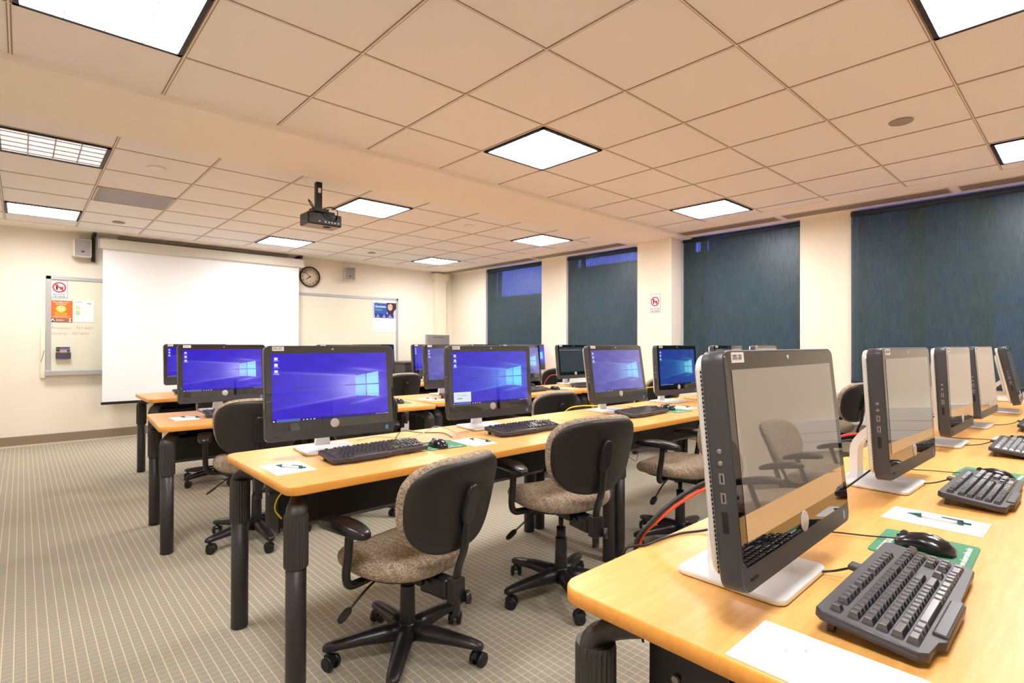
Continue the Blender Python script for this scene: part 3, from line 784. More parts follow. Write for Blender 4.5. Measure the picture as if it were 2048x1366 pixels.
def make_pc():
    root=thing('all_in_one_computer','x','computer',(0,0,TOP),0,'all-in-one computers on the tables')
    # panel assembly in its own local frame: origin bottom centre of front face, tilts about x
    tilt=.098; PM=Matrix.Translation((0,0,.073))@Matrix.Rotation(-tilt,4,'X')
    zp=[]
    # casing: rounded rect (x,z) extruded along y
    def plate(pts,y0,y1,mi=0,bev=0,z=0):
        t=B(); prism(t,pts,-y1,-y0,mi=mi,bev=bev); xf(t,Matrix.Rotation(PI/2,4,'X')); return t
    b=plate(rrect(PW,PH,.022,6,0,PH/2),.0,.040,bev=.003); xf(b,PM); cs=obj('casing',b,'casing',root)
    b=plate(rrect(PW-.012,PH-.02,.030,6,0,PH/2+.006),.040,.056,bev=.004)
    t=plate(rrect(PW-.16,PH-.12,.05,6,0,PH/2+.01),.054,.074,bev=.008); merge(b,t,0); xf(b,PM); obj('back_cover',b,'silver',root)
    b=B()
    for i in range(46): box(b,-PW/2-.0006,-PW/2+.002,.0405,.0418,.03+i*.0074,.0350+i*.0074)
    xf(b,PM); obj('vent_holes',b,'port',cs)
    b=plate(rrect(PW-.008,PH-.046,.016,5,0,.042+(PH-.046)/2),-.0012,.001); xf(b,PM); bz_=obj('front_glass',b,'bezel',root)
    d=bpy.data.objects.new('display',DM['violet']); COL.objects.link(d); d.parent=root
    d.matrix_local=PM@Matrix.Translation((-.003,-.0018,.080))
    b=B(); lathe(b,[(0,0),(.0042,0),(.0042,.001),(0,.001)],14); xf(b,Matrix.Translation((0,-.0012,PH-.016))@Rx); xf(b,PM); obj('webcam',b,'logo',bz_)
    b=B(); lathe(b,[(0,0),(.0195,0),(.0195,.0012),(.018,.0018),(0,.0018)],26); xf(b,Matrix.Translation((0,-.0012,.060))@Rx); xf(b,PM); obj('logo_badge',b,'logo',bz_)
    b=B(); box(b,.236,.249,-.0008,.001,.012,.030); xf(b,PM); obj('processor_sticker',b,'sticker',cs)
    t=textbm('inspiron',.009,.01); b=B(); merge(b,t,0,Matrix.Translation((-.256,-.0004,.018))@Rx); xf(b,PM); obj('model_lettering',b,'port',cs)
    b=B(); box(b,-.252,-.205,-.0022,-.0010,PH-.022,PH-.004)
    t=textbm('202-20',.0125,.01); merge(b,t,1,Matrix.Translation((-.250,-.0024,PH-.0165))@Rx)
    xf(b,PM); obj('number_label',b,['label','ink'],bz_)
    # side ports
    Rs=Matrix.Rotation(-PI/2,4,'Y')
    for z in (.232,.212):
        b=B(); lathe(b,[(.0022,0),(.0042,0),(.0042,.0012),(.0022,.0012)],14); xf(b,Matrix.Translation((-PW/2,.020,z))@Rs); xf(b,PM); obj('audio_jack',b,'portring',cs)
    for z in (.178,.146):
        b=B(); box(b,-PW/2-.0006,-PW/2+.001,.0155,.0250,z,z+.018); box(b,-PW/2-.0010,-PW/2,.0185,.0215,z+.003,z+.015,mi=1); xf(b,PM); obj('usb_port',b,['portring','port'],cs)
    b=B(); box(b,-PW/2-.0008,-PW/2+.001,.016,.026,.098,.132); xf(b,PM); obj('card_slot',b,'port',cs)
    # stand
    b=B(); prism(b,rrect(.246,.218,.022,6,0,.108),.0015,.0125,bev=.002); obj('stand_base',b,'stand',root)
    b=B()
    path=[(.178,.012),(.178,.04),(.178,.085),(.174,.128),(.150,.165),(.110,.205),(.076,.236)]
    pts=[Vector((0,p[0],p[1])) for p in path]; w_,th=.030,.0125
    prev=None
    P2=catmull(pts,5)
    for i,p in enumerate(P2):
        dd=(P2[min(i+1,len(P2)-1)]-P2[max(i-1,0)]).normalized(); nn=Vector((0,dd.z,-dd.y))
        ww=w_+(.004*max(0,1-i/6.0))
        ring=[b.verts.new(p+Vector((sx*ww,0,0))+nn*sy*th) for sx,sy in ((-1,-1),(-.97,-1.0),(.97,-1.0),(1,-1),(1,1),(-1,1))]
        ring=[ring[0],ring[3],ring[4],ring[5]]
        if prev:
            for j in range(4): b.faces.new((prev[j],prev[(j+1)%4],ring[(j+1)%4],ring[j]))
        else: b.faces.new(ring[::-1])
        prev=ring
    b.faces.new(prev)
    for v in [v for v in b.verts if not v.link_faces]: b.verts.remove(v)
    obj('stand_neck',b,'stand',root)
    return root
def set_tilt(root,dt):
    if abs(dt)<1e-4: return
    # hinge near the back of the panel
    piv=Matrix.Translation((0,.045,.20)); R=piv@Matrix.Rotation(-dt,4,'X')@piv.inverted()
    for c_ in root.children:
        if c_.name.split('.')[0] in ('casing','back_cover','front_glass','display'): c_.matrix_local=R@c_.matrix_local
pc0=make_pc()
PCS=[ # x,y,yaw,dtilt,screen,label
(1.142,.385,.01,0,'off','large dark-screened computer in the foreground, its side ports facing the camera'),
(2.19,.400,-.03,-.04,'off','second computer along the nearest row, blank screen mirroring the room'),
(3.30,.420,-.02,-.05,'off','third computer along the nearest row, its keyboard mirrored low in the blank screen'),
(4.15,.412,-.03,-.02,'off','fourth computer along the nearest row, blank pale screen'),
(5.19,.362,.04,.10,'off','fifth computer of the nearest row, leaning back at the right edge of the photo'),
(1.015,2.255,-.095,0,'violet','computer with the biggest bright violet desktop screen, left end of the second row'),
(1.955,2.285,-.10,-.03,'popup','computer with a white pop-up box at its screen corner, second row'),
(3.085,2.238,-.08,.068,'pale','computer leaning well back with reflection haze painted into its pale desktop, second row'),
(3.97,2.300,-.04,-.035,'navy','computer with a dark blue desktop left of the foreground computer'),
(4.80,2.25,0,0,'off','computer whose top just shows above the foreground computer, left one of two'),
(5.63,2.25,0,0,'off','computer whose top just shows above the foreground computer, right one of two'),
(1.055,4.13,.02,0,'violet','computer with violet desktop at the left end of the third row'),
(2.00,4.12,-.05,0,'violet','third row computer almost hidden behind the biggest violet screen'),
(2.955,4.045,0,0,'pale','pale violet screen in the third row, left of the screen with the pop-up box'),
(3.945,4.125,0,0,'pale','third row computer peeping out right of the screen with the pop-up box'),
(4.86,4.175,-.02,0,'terminal','third row computer with a black text terminal screen'),
(1.30,6.08,.02,0,'violet','leftmost computer of the farthest row, before the projection screen'),
(3.20,5.98,0,0,'violet','farthest row computer hidden behind the biggest violet screen, only its top showing'),
(3.86,5.70,0,0,'blue','small blue screen in the farthest row beside the dark lectern'),
(4.94,5.95,0,0,'off','farthest row computer below the grey lectern monitor, only its top showing'),
(6.0-.05,5.98,-.03,0,'blue','rightmost computer of the farthest row, bright light-blue window on its screen')]
for i,(x,y,a,dt,scr,lab) in enumerate(PCS):
    o=pc0 if i==0 else copy_tree(pc0)
    o.location=(x,y,TOP); o.rotation_euler=(0,0,a); o['label']=lab
    PCS[i]=PCS[i]+(o,)
M['off_mesh']=None
offme=DM['violet'].copy(); offme.name='display_off'; offme.materials.clear(); offme.materials.append(M['display_off'])
b=B(); box(b,-.507/2,.507/2,-.0002,.0002,0,.286); b.to_mesh(offme); b.free()
for x,y,a,dt,scr,lab,o in PCS:
    for c_ in o.children:
        if c_.name.split('.')[0]=='display': c_.data=offme if scr=='off' else DM[scr]
    set_tilt(o,dt)

# ------------------------------------------------------------------ keyboards
KU=.0190
def keymesh(w,d=.0170,h=.0105):
    me=bpy.data.meshes.new('key'); b=B()
    w=w*KU-.0022
    R=[]
    for (a,c_,z,oy) in ((w/2,d/2,0,0),(w/2-.0004,d/2-.0004,.002,0),(w/2-.0028,d/2-.0030,h-.0006,.0008),(w/2-.0036,d/2-.0038,h,.0008)):
        R.append([b.verts.new((sx*a,sy*c_+oy,z)) for sx,sy in ((-1,-1),(1,-1),(1,1),(-1,1))])
    for A_,C_ in zip(R,R[1:]):
        for j in range(4): b.faces.new((A_[j],A_[(j+1)%4],C_[(j+1)%4],C_[j]))
    b.faces.new(R[-1]); b.normal_update(); b.to_mesh(me); b.free(); me.materials.append(M['key']); return me
KM={}
def key_layout():
    K=[] # (x_units, row, width)
    K.append((0,5.3,1))
    for g in (2,6.5,11): K+=[(g+i,5.3,1) for i in range(4)]
    K+=[(15.25+i,5.3,1) for i in range(3)]
    K+=[(i,4,1) for i in range(13)]+[(13,4,2)]+[(15.25+i,4,1) for i in range(3)]+[(18.5+i,4,1) for i in range(4)]
    K+=[(0,3,1.5)]+[(1.5+i,3,1) for i in range(12)]+[(13.5,3,1.5)]+[(15.25+i,3,1) for i in range(3)]+[(18.5+i,3,1) for i in range(3)]
    K+=[(0,2,1.75)]+[(1.75+i,2,1) for i in range(11)]+[(12.75,2,2.25)]+[(18.5+i,2,1) for i in range(3)]
    K+=[(0,1,2.25)]+[(2.25+i,1,1) for i in range(10)]+[(12.25,1,2.75),(16.25,1,1)]+[(18.5+i,1,1) for i in range(3)]
    K+=[(0,0,1.5),(1.5,0,1),(2.5,0,1.25),(3.75,0,6.0),(9.75,0,1.25),(11,0,1.25),(12.25,0,1.25),(13.5,0,1.5)]+[(15.25+i,0,1) for i in range(3)]+[(18.5,0,2),(20.5,0,1)]
    return K
KBW,KBD=.452,.155
def make_kb(label):
    root=thing('keyboard',label,'keyboard',(0,0,TOP),0,'black keyboards on the tables')
    SL=Matrix.Translation((0,-KBD/2,.008))@Matrix.Rotation(math.radians(6.2),4,'X')@Matrix.Translation((0,KBD/2,0))
    SLi=SL
    def tr(b): xf(b,SLi); return b
    b=B()
    out=[(-KBW/2+.012,-KBD/2),(-.165,-KBD/2),(-.155,-KBD/2-.012),(.02,-KBD/2-.012),(.03,-KBD/2),(KBW/2-.012,-KBD/2),(KBW/2,-KBD/2+.012),(KBW/2,KBD/2-.01),(KBW/2-.01,KBD/2),(-KBW/2+.01,KBD/2),(-KBW/2,KBD/2-.01),(-KBW/2,-KBD/2+.012)]
    prism(b,out,0,.016); bmesh.ops.bevel(b,geom=b.edges[:],offset=.002,segments=1,affect='EDGES'); tr(b); body=obj('body',b,'kb',root)
    b=B(); box(b,-.145,.012,-KBD/2-.010,-KBD/2+.010,.014,.0205,bev=.003); tr(b); obj('front_bar',b,'keyside',body)
    for sx in (-1,1):
        b=B(); box(b,sx*(KBW/2-.0275)-.0075,sx*(KBW/2-.0275)+.0075,KBD/2-.028,KBD/2-.018,-.024,.002); tr(b)
        for v in b.verts: v.co.z=max(v.co.z,.0006)
        obj('tilt_foot',b,'kb',body)
    t=textbm('DELL',.011,.02,align='CENTER'); b=B(); merge(b,t,0,Matrix.Translation((.105,.052,.0162))); tr(b); obj('brand_lettering',b,'label',body)
    b=B(); box(b,.02,.05,KBD/2-.004,KBD/2+.018,.002,.013,bev=.003); tr(b); obj('cable_boot',b,'kb',body)
    b=B(); tube(b,[(.035,KBD/2+.015,.028),(.03,KBD/2+.05,.012),(.0,KBD/2+.10,.0045),(-.03,KBD/2+.18,.0045),(-.015,KBD/2+.26,.0045)],.0024,6); obj('cable',b,'cable',root)
    return root,SLi
kbA,SLm=make_kb('x')
X0k=-KBW/2+.019; Y0k=-KBD/2+.017
def kxy(k): return X0k+(k[0]+k[2]/2)*KU, Y0k+k[1]*KU*1.05+.006
LAY=key_layout()
kbB=copy_tree(kbA)      # distant kind: keys grouped by block
for i,k in enumerate(LAY):
    if i>=100: break
    if k[2] not in KM: KM[k[2]]=keymesh(k[2])
    o=bpy.data.objects.new('key',KM[k[2]]); COL.objects.link(o); o.parent=kbA
    x,y=kxy(k); o.matrix_local=SLm@Matrix.Translation((x,y,.0155))
def keyblock(root,name,sel,mt='key',stuff=False):
    b=B()
    for k in sel:
        x,y=kxy(k); w=k[2]*KU-.0022; d=.0170
        z0=.0155
        R=[]
        for (a,c_,z) in ((w/2,d/2,0),(w/2-.003,d/2-.0033,.0085)):
            R.append([b.verts.new((x+sx*a,y+sy*c_,z0+z)) for sx,sy in ((-1,-1),(1,-1),(1,1),(-1,1))])
        for j in range(4): b.faces.new((R[0][j],R[0][(j+1)%4],R[1][(j+1)%4],R[1][j]))
        b.faces.new(R[1])
    xf(b,SLm); o=obj(name,b,mt,root)
    if stuff: o['kind']='stuff'
if len(LAY)>100: keyblock(kbA,'remaining_keys',LAY[100:],stuff=True)
keyblock(kbB,'function_keys',[k for k in LAY if k[1]>5])
keyblock(kbB,'letter_keys',[k for k in LAY if k[1]<5 and k[0]<15])
keyblock(kbB,'navigation_keys',[k for k in LAY if k[1]<5 and 15<k[0]<18.4])
keyblock(kbB,'number_pad_keys',[k for k in LAY if k[1]<5 and k[0]>18.4])
KB=[ # near kind
('A',1.205,.245,.0,'large black keyboard in the foreground before the dark-screened computer'),
('A',2.255,.245,-.015,'black keyboard before the second blank computer, its foot propped up'),
('A',1.125,2.095,.02,'black keyboard before the biggest violet screen'),
('A',2.03,2.115,-.02,'black keyboard before the screen with the pop-up box'),
('B',3.30,.24,.0,'black keyboard at the right edge before the third blank computer'),
('B',4.28,.22,.0,'black keyboard farther along the nearest row at the right edge'),
('B',3.12,2.09,.02,'black keyboard before the pale leaning screen'),
('B',4.30,2.11,0,'black keyboard partly hidden behind a chair back, before the dark blue screen'),
('B',1.10,3.90,.0,'black keyboard at the left end of the third row, half behind a chair'),
('B',2.95,3.86,-.03,'black keyboard just left of the screen with the pop-up box'),
('B',3.78,3.86,.0,'black keyboard in the third row right of the screen with the pop-up box'),
('B',4.72,3.88,.0,'black keyboard before the black terminal screen'),
('B',1.28,5.86,.02,'tiny looking black keyboard at the left end of the farthest row'),
('B',3.86,5.52,.0,'tiny looking black keyboard before the small blue far screen')]
ua=ub=False
for kd,x,y,a,lab in KB:
    src=kbA if kd=='A' else kbB
    if (kd=='A' and not ua) or (kd=='B' and not ub):
        o=src; ua=ua or kd=='A'; ub=ub or kd=='B'
    else: o=copy_tree(src)
    o.location=(x,y,TOP); o.rotation_euler=(0,0,a); o['label']=lab
# ------------------------------------------------------------------ mouse, pad, paper, pen
def make_mouse():
    root=thing('computer_mouse','x','mouse',(0,0,TOP),0,'black computer mice')
    b=B(); n=20; prev=None
    st=[(-.058,.002,.004),(-.055,.018,.016),(-.042,.027,.028),(-.02,.031,.036),(.005,.030,.037),(.03,.027,.031),(.048,.024,.022),(.056,.019,.014),(.060,.004,.006)]
    for y,w,h in st:
        ring=[]
        for j in range(n):
            a=2*PI*j/n; x=w*math.cos(a); z=h*math.sin(a)
            if z<0: z=-.0; x=w*.92*math.cos(a)
            ring.append(b.verts.new((x,y,.0015+max(0,h*abs(math.sin(a))**.75 if math.sin(a)>0 else 0))))
        if prev:
            for j in range(n):
                f=b.faces.new((prev[j],prev[(j+1)%n],ring[(j+1)%n],ring[j])); f.smooth=True
        else: b.faces.new(ring[::-1])
        prev=ring
    b.faces.new(prev); bmesh.ops.remove_doubles(b,verts=b.verts,dist=.0004)
    body=obj('body',b,'mouse',root)
    b=B(); cyl(b,(-.0035,.040,.026),(.0035,.040,.026),.009,n=14); obj('scroll_wheel',b,'casing',root)
    b=B(); box(b,-.0004,.0004,.018,.056,.010,.0335); 
    for v in b.verts: v.co.z-= .012 if v.co.y>.03 and v.co.z>.02 else 0
    obj('button_seam',b,'port',body)
    b=B(); lathe(b,[(0,0),(.0055,0),(0,.001)],12,c=(0,-.010,.0385)); obj('logo_mark',b,'logo',body)
    b=B(); tube(b,[(0,.058,.010),(0,.08,.006),(-.02,.12,.0035),(-.05,.17,.0035),(-.09,.22,.0035),(-.10,.28,.0035)],.0019,6); obj('cable',b,'cable',root)
    return root
def make_pad():
    b=B(); w,d=.20,.185
    prism(b,rrect(w,d,.012,5),0,.003,mi=0)
    t=textbm('www.ebearcatsbu.edu',.017,.02,align='CENTER'); merge(b,t,1,Matrix.Translation((0,-.080,.0032)))
    t=textbm('EARN YOUR',.020,.03,align='LEFT'); merge(b,t,1,Matrix.Translation((-.088,.062,.0032)))
    t=textbm('DEGREE ONLINE',.020,.03,align='LEFT'); merge(b,t,1,Matrix.Translation((-.088,.040,.0032)))
    t=textbm('SUNY',.014,.02,align='LEFT'); merge(b,t,1,Matrix.Translation((-.03,-.052,.0032)))
    t=textbm('Learn',.010,.02,align='LEFT'); merge(b,t,1,Matrix.Translation((.02,-.052,.0032)))
    o=obj('mouse_pad',b,['pad','label'],loc=(0,0,TOP)); tag(o,'x','mouse pad','green mouse pads'); return o
def make_pen():
    root=thing('pen','x','pen',(0,0,TOP),0,'white and teal pens on the papers')
    b=B(); cyl(b,(0,-.045,.006),(0,.04,.006),.0046,n=12); obj('barrel',b,'penwhite',root)
    b=B(); cyl(b,(0,.038,.006),(0,.048,.006),.0062,.0046,n=12); cyl(b,(0,.048,.006),(0,.070,.0055),.0044,.0012,n=12); obj('tip_cone',b,'teal',root)
    b=B(); cyl(b,(0,-.068,.006),(0,-.045,.006),.0028,n=10); cyl(b,(0,-.052,.006),(0,-.040,.006),.0052,n=12); box(b,-.002,.002,-.052,-.006,.0105,.0125); box(b,-.002,.002,-.052,-.046,.006,.0125); obj('clip',b,'teal',root)
    b=B(); t=textbm('Binghamton',.005,.01); merge(b,t,0,Matrix.Translation((.001,.02,.0108))@Matrix.Rotation(-PI/2,4,'Z')); obj('printed_text',b,'ink',kid(root,'barrel'))
    return root
def paper(w,d,x,y,a,label,marks=()):
    b=B(); box(b,-w/2,w/2,-d/2,d/2,.0004,.0018)
    for mx,my in marks:
        t=B(); prism(t,[(0,0),(.007,.002),(.004,.006)],0,.0003); merge(b,t,1,Matrix.Translation((mx,my,.0018)))
    o=obj('paper_sheet',b,['paper','gry'],loc=(x,y,TOP)); o.rotation_euler=(0,0,a); tag(o,label,'paper','white papers on the tables'); return o
mouse0=make_mouse(); pad0=make_pad(); pen0=make_pen()
STN=[ # pad x,y,rot ; mouse x,y,rot
(1.565,.274,.02,1.555,.270,-.08,'in the foreground beside the large keyboard'),
(2.625,.262,-.08,2.55,.245,-.15,'beside the second keyboard of the nearest row'),
(1.457,2.095,-.12,1.425,2.06,-.02,'right of the keyboard before the biggest violet screen'),
(3.47,2.055,-.12,3.47,2.11,.0,'right of the keyboard before the pale leaning screen'),
(2.24,3.83,-.2,2.235,3.79,.05,'on the turned table of the third row'),
(4.13,3.83,.0,4.11,3.82,.05,'in the third row left of the black terminal screen')]
for i,(px,py,pa,mx,my,ma,lab) in enumerate(STN):
    p=pad0 if i==0 else pad0.copy()
    if i: COL.objects.link(p)
    p.location=(px,py,TOP); p.rotation_euler=(0,0,pa); p['label']='green printed mouse pad '+lab
    m_=mouse0 if i==0 else copy_tree(mouse0)
    m_.location=(mx,my,TOP+.003); m_.rotation_euler=(0,0,ma); m_['label']='black mouse on the green pad '+lab
for x,y,a,l in ((3.60,.24,-.1,'black mouse at the right edge beside the third keyboard'),(5.05,3.84,0,'black mouse at the right end of the third row')):
    m_=copy_tree(mouse0); m_.location=(x,y,TOP); m_.rotation_euler=(0,0,a); m_['label']=l
paper(.15,.23,.880,.274,0,'blank white sheet on the corner of the nearest table',((.0,.052),(.022,.030)))
paper(.145,.215,1.838,.297,-.02,'white sheet with a pen, between the first two computers of the nearest row')
paper(.148,.20,.758,2.105,0,'white sheet with a pen, on the corner before the biggest violet screen')
paper(.135,.20,1.63,2.055,0,'white sheet with a pen, left of the second keyboard in the second row')
paper(.135,.20,.766,3.93,0,'white sheet at the left end of the third row')
paper(.14,.22,2.60,3.86,0,'white sheet beside the joint of the third row tables')
paper(.14,.20,3.68,2.13,0,'white sheet behind the green pad before the dark blue screen')
paper(.14,.20,4.36,3.87,0,'white sheet left of the black terminal screen')
paper(.14,.20,2.95+.72,.255,0,'white sheet near the third keyboard of the nearest row')
paper(.14,.20,3.52,5.62,0,'small looking white sheet on the farthest row left of the small blue screen')
PENS=[(1.842,.290,.0,.0,'between the first two computers of the nearest row'),(.765,2.095,.55,0,'before the biggest violet screen'),
(1.664,2.05,.2,0,'left of the second keyboard, second row'),(.80,3.93,.7,0,'at the left end of the third row'),
(2.60,3.86,.2,0,'beside the joint of the third row tables'),(3.69,2.13,.3,0,'before the dark blue screen')]
for i,(x,y,a,_,lab) in enumerate(PENS):
    p=pen0 if i==0 else copy_tree(pen0)
    p.location=(x,y,TOP+.0018); p.rotation_euler=(0,0,a); p['label']='white pen with teal tip and clip '+lab

# ------------------------------------------------------------------ chairs
S0=.43
def make_chair():
    root=thing('swivel_chair','x','chair',(0,0,0),0,'brown fabric swivel chairs')
    # five-star base
    b=B(); lathe(b,[(.012,.055),(.040,.06),(.043,.10),(.036,.125),(.030,.13)],24); obj('hub',b,'chairmetal',root)
    for k in range(5):
        a=2*PI*k/5
        b=B(); prev=None
        for r,w,z0,z1 in ((.02,.036,.060,.128),(.09,.035,.062,.126),(.18,.031,.066,.116),(.265,.027,.064,.102),(.302,.022,.062,.094),(.316,.011,.066,.086)):
            ring=[]
            for j in range(12):
                t=2*PI*j/12; ring.append(b.verts.new((r,w*math.cos(t),(z0+z1)/2+(z1-z0)/2*math.sin(t))))
            if prev:
                for j in range(12):
                    f=b.faces.new((prev[j],prev[(j+1)%12],ring[(j+1)%12],ring[j])); f.smooth=True
            else: b.faces.new(ring[::-1])
            prev=ring
        b.faces.new(prev); xf(b,Matrix.Rotation(a,4,'Z')); lg=obj('leg',b,'chairmetal',root)
        ca=a+[.5,2.2,-.8,1.4,-1.9][k]
        CM=Matrix.Translation((.292*math.cos(a),.292*math.sin(a),0))@Matrix.Rotation(ca,4,'Z')
        b=B(); cyl(b,(0,0,.045),(0,0,.075),.009,n=10)
        hood=[(-.030,.030),(-.026,.046),(-.010,.058),(.010,.056),(.018,.046),(.018,.034)]
        for s in (-.008,.008):
            pass
        A_=[b.verts.new((p[0],-.009,p[1])) for p in hood]; C_=[b.verts.new((p[0],.009,p[1])) for p in hood]
        b.faces.new(A_[::-1]); b.faces.new(C_)
        for j in range(len(hood)): b.faces.new((A_[j],A_[(j+1)%6],C_[(j+1)%6],C_[j]))
        xf(b,CM); cs=obj('caster',b,'chairmetal',root)
        for s in (-1,1):
            b=B(); y0=s*.010; y1=s*.025
            cyl(b,(-.010,y0,.0265),(-.010,y1,.0265),.026,n=20); cyl(b,(-.010,y1,.0265),(-.010,y1+s*.003,.0265),.020,.017,n=20); xf(b,CM); obj('wheel',b,'blacksatin',cs)
    b=B(); lathe(b,[(.030,.12),(.031,.13),(.0285,.27),(.026,.275),(.023,.275)],22); lathe(b,[(.023,.26),(.0225,.325),(.014,.328)],20); obj('column',b,'chairmetal',root)
    up=[]
    b=B(); cyl(b,(0,0,.18),(0,0,S0-.10),.0125,n=16); up.append(obj('gas_rod',b,'blacksatin',root))
    # mechanism
    b=B(); box(b,-.055,.055,-.13,.10,S0-.115,S0-.06,bev=.008); box(b,-.10,.10,-.09,.10,S0-.075,S0-.055,bev=.004)
    box(b,-.03,.03,-.235,-.10,S0-.145,S0-.075,bev=.008); cyl(b,(-.04,-.15,S0-.10),(.04,-.15,S0-.10),.011,n=12); up.append(obj('mechanism',b,'chairmetal',root))
    # seat
    def st(x,y): return .018*(x/.24)**2-.030*max(0,(y-.10)/.13)**2*1.0-.004
    b=B(); pad(b,.242,.228,.070,ex=2.5,n=48,top=st,bot=lambda x,y:-.012*max(0,(y-.08)/.14)**2+.012*(x/.24)**2,crown=.004,edge=1.0)
    xf(b,Matrix.Translation((0,.02,S0-.03))); up.append(obj('seat',b,'fabric',root))
    b=B(); pad(b,.205,.190,.018,ex=2.6,n=40); xf(b,Matrix.Translation((0,.01,S0-.060))); up.append(obj('seat_pan',b,'shell',root))
    # back: pad is drawn in xy (y up), then stood up and leaned
    bz=S0+.218; by=-.270
    BMx=Matrix.Translation((0,by,bz))@Matrix.Rotation(math.radians(13),4,'X')@Matrix.Rotation(PI/2,4,'X')
    cv=lambda x,y:-.060*(x/.235)**2+.012*(y/.2)**2    # local +z looks to -Y(world) after standing; wings come forward
    b=B(); pad(b,.238,.184,.050,ex=2.7,n=56,top=cv,bot=cv,taper=.07,edge=.9,crown=0); xf(b,BMx); bk=obj('backrest',b,'fabric',root); up.append(bk)
    b=B(); pad(b,.230,.176,.034,ex=2.8,n=56,top=cv,bot=cv,taper=.07,edge=.7,crown=.006); xf(b,BMx@Matrix.Translation((0,0,.022))); up.append(obj('back_shell',b,'shell',root))
    # spine
    def W(x,y,z): return BMx@Vector((x,y,z))
    b=B(); p=W(0,.03,.050); q=W(0,-.10,.062)
    tube(b,[(0,-.262,S0-.20),(0,-.266,S0-.05),(0,-.300,S0+.05),tuple(q),tuple(p)],.0155,10,flat=(1.25,.62)); up.append(obj('spine',b,'blacksatin',root))
    b=B(); pad(b,.030,.075,.022,ex=3.2,n=24,taper=-.12,edge=.6); xf(b,BMx@Matrix.Translation((0,.015,.056))); up.append(obj('spine_cover',b,'chairmetal',root))
    b=B(); box(b,-.026,.026,-.285,-.235,S0-.155,S0-.06,bev=.007); up.append(obj('spine_sleeve',b,'chairmetal',root))
    b=B(); n=18; pr=[(.024*(1 if j%3 else .86)*math.cos(2*PI*j/n),.024*(1 if j%3 else .86)*math.sin(2*PI*j/n)) for j in range(n)]
    prism(b,pr,0,.020,bev=.002); cyl(b,(0,0,-.03),(0,0,.002),.007,n=10); xf(b,Matrix.Translation((.022,-.285,S0-.135))@Matrix.Rotation(PI/2,4,'Y')@Matrix.Rotation(.6,4,'X')); up.append(obj('height_knob',b,'chairmetal',root))
    # arms
    for s in (-1,1):
        b=B(); P=[(s*.12,.02,S0-.075),(s*.22,.02,S0-.080),(s*.262,.015,S0-.070),(s*.278,.01,S0-.03),(s*.280,-.005,S0+.05),(s*.282,-.015,S0+.125)]
        tube(b,P,.0155,10,flat=(.45,1.35) if 0 else (1.0,1.0),k=6)
        ar=obj('arm_support',b,'blacksatin',root); up.append(ar)
        b=B(); pad(b,.041,.138,.034,ex=2.8,n=36,edge=.8,crown=.004,taper=.08,top=lambda x,y:-.012*(y/.12)**2,bot=lambda x,y:-.006*(y/.12)**2); xf(b,Matrix.Translation((s*.282,.02,S0+.145))); up.append(obj('armrest',b,'blacksatin',root))
    b=B(); tube(b,[(-.05,.03,S0-.085),(-.14,.045,S0-.12),(-.235,.055,S0-.185)],.0045,8); pad_=B(); pad(pad_,.032,.018,.009,ex=2.6,n=20); xf(pad_,Matrix.Translation((-.250,.057,S0-.197))@Matrix.Rotation(-.6,4,'Y')); merge(b,pad_,0); up.append(obj('lever',b,'blacksatin',root))
    root['upper']=1
    del root['upper']
    return root,[o.name for o in up]
ch0,UP=make_chair()
UPN={n.split('.')[0] for n in UP}
CH=[ # x,y,rz,dz,base angle,label
(1.125,1.835,.18,0,13,'brown swivel chair in the foreground, at the table with the biggest violet screen'),
(1.955,1.775,-.20,.08,24,'dark-backed swivel chair between the pop-up box screen and the pale leaning screen'),
(2.99,1.73,.13,.07,10,'brown swivel chair partly hidden behind the foreground computer'),
(5.53,1.70,-.15,.06,30,'brown swivel chair standing alone by the widest shade, right of the foreground computer'),
(1.09,3.56,-.25,.08,52,'brown swivel chair at the left table of the third row, half behind the table corner'),
(1.75,3.58,-.15,.06,20,'swivel chair whose base shows under the table with the biggest violet screen'),
(3.55,3.48,-.20,-.02,5,'swivel chair back rising between the two middle screens of the second row'),
(4.13,3.28,-.20,.0,50,'swivel chair just behind the pale leaning screen with yellow cables'),
(5.30,3.45,-.30,.05,33,'swivel chair peeping out left of the dark blue screen'),
(3.05,5.34,-.0,.08,15,'swivel chair back seen right of the biggest violet screen, at the farthest row'),
(5.60,5.36,-.25,.07,40,'swivel chair back left of the black terminal screen'),
(1.30,5.30,.05,.03,60,'swivel chair at the left end of the farthest row, its arm showing'),
(2.35,-.62,.05,.06,0,'swivel chair behind the camera line, seen only mirrored in the foreground screen'),
(3.35,-.60,-.12,.06,35,'swivel chair behind the camera line, mirrored in the second blank screen'),
(4.35,-.62,.1,.06,50,'swivel chair behind the camera line at the right, mirrored in the blank screens')]
for i,(x,y,rz,dz,ba,lab) in enumerate(CH):
    o=ch0 if i==0 else copy_tree(ch0)
    o.location=(x,y,0); o.rotation_euler=(0,0,rz); o['label']=lab
    for c_ in o.children:
        n_=c_.name.split('.')[0]
        if n_ in UPN: c_.location=(0,0,dz)
        elif n_ in ('leg','hub','caster'): c_.rotation_euler=(0,0,math.radians(ba)-rz)

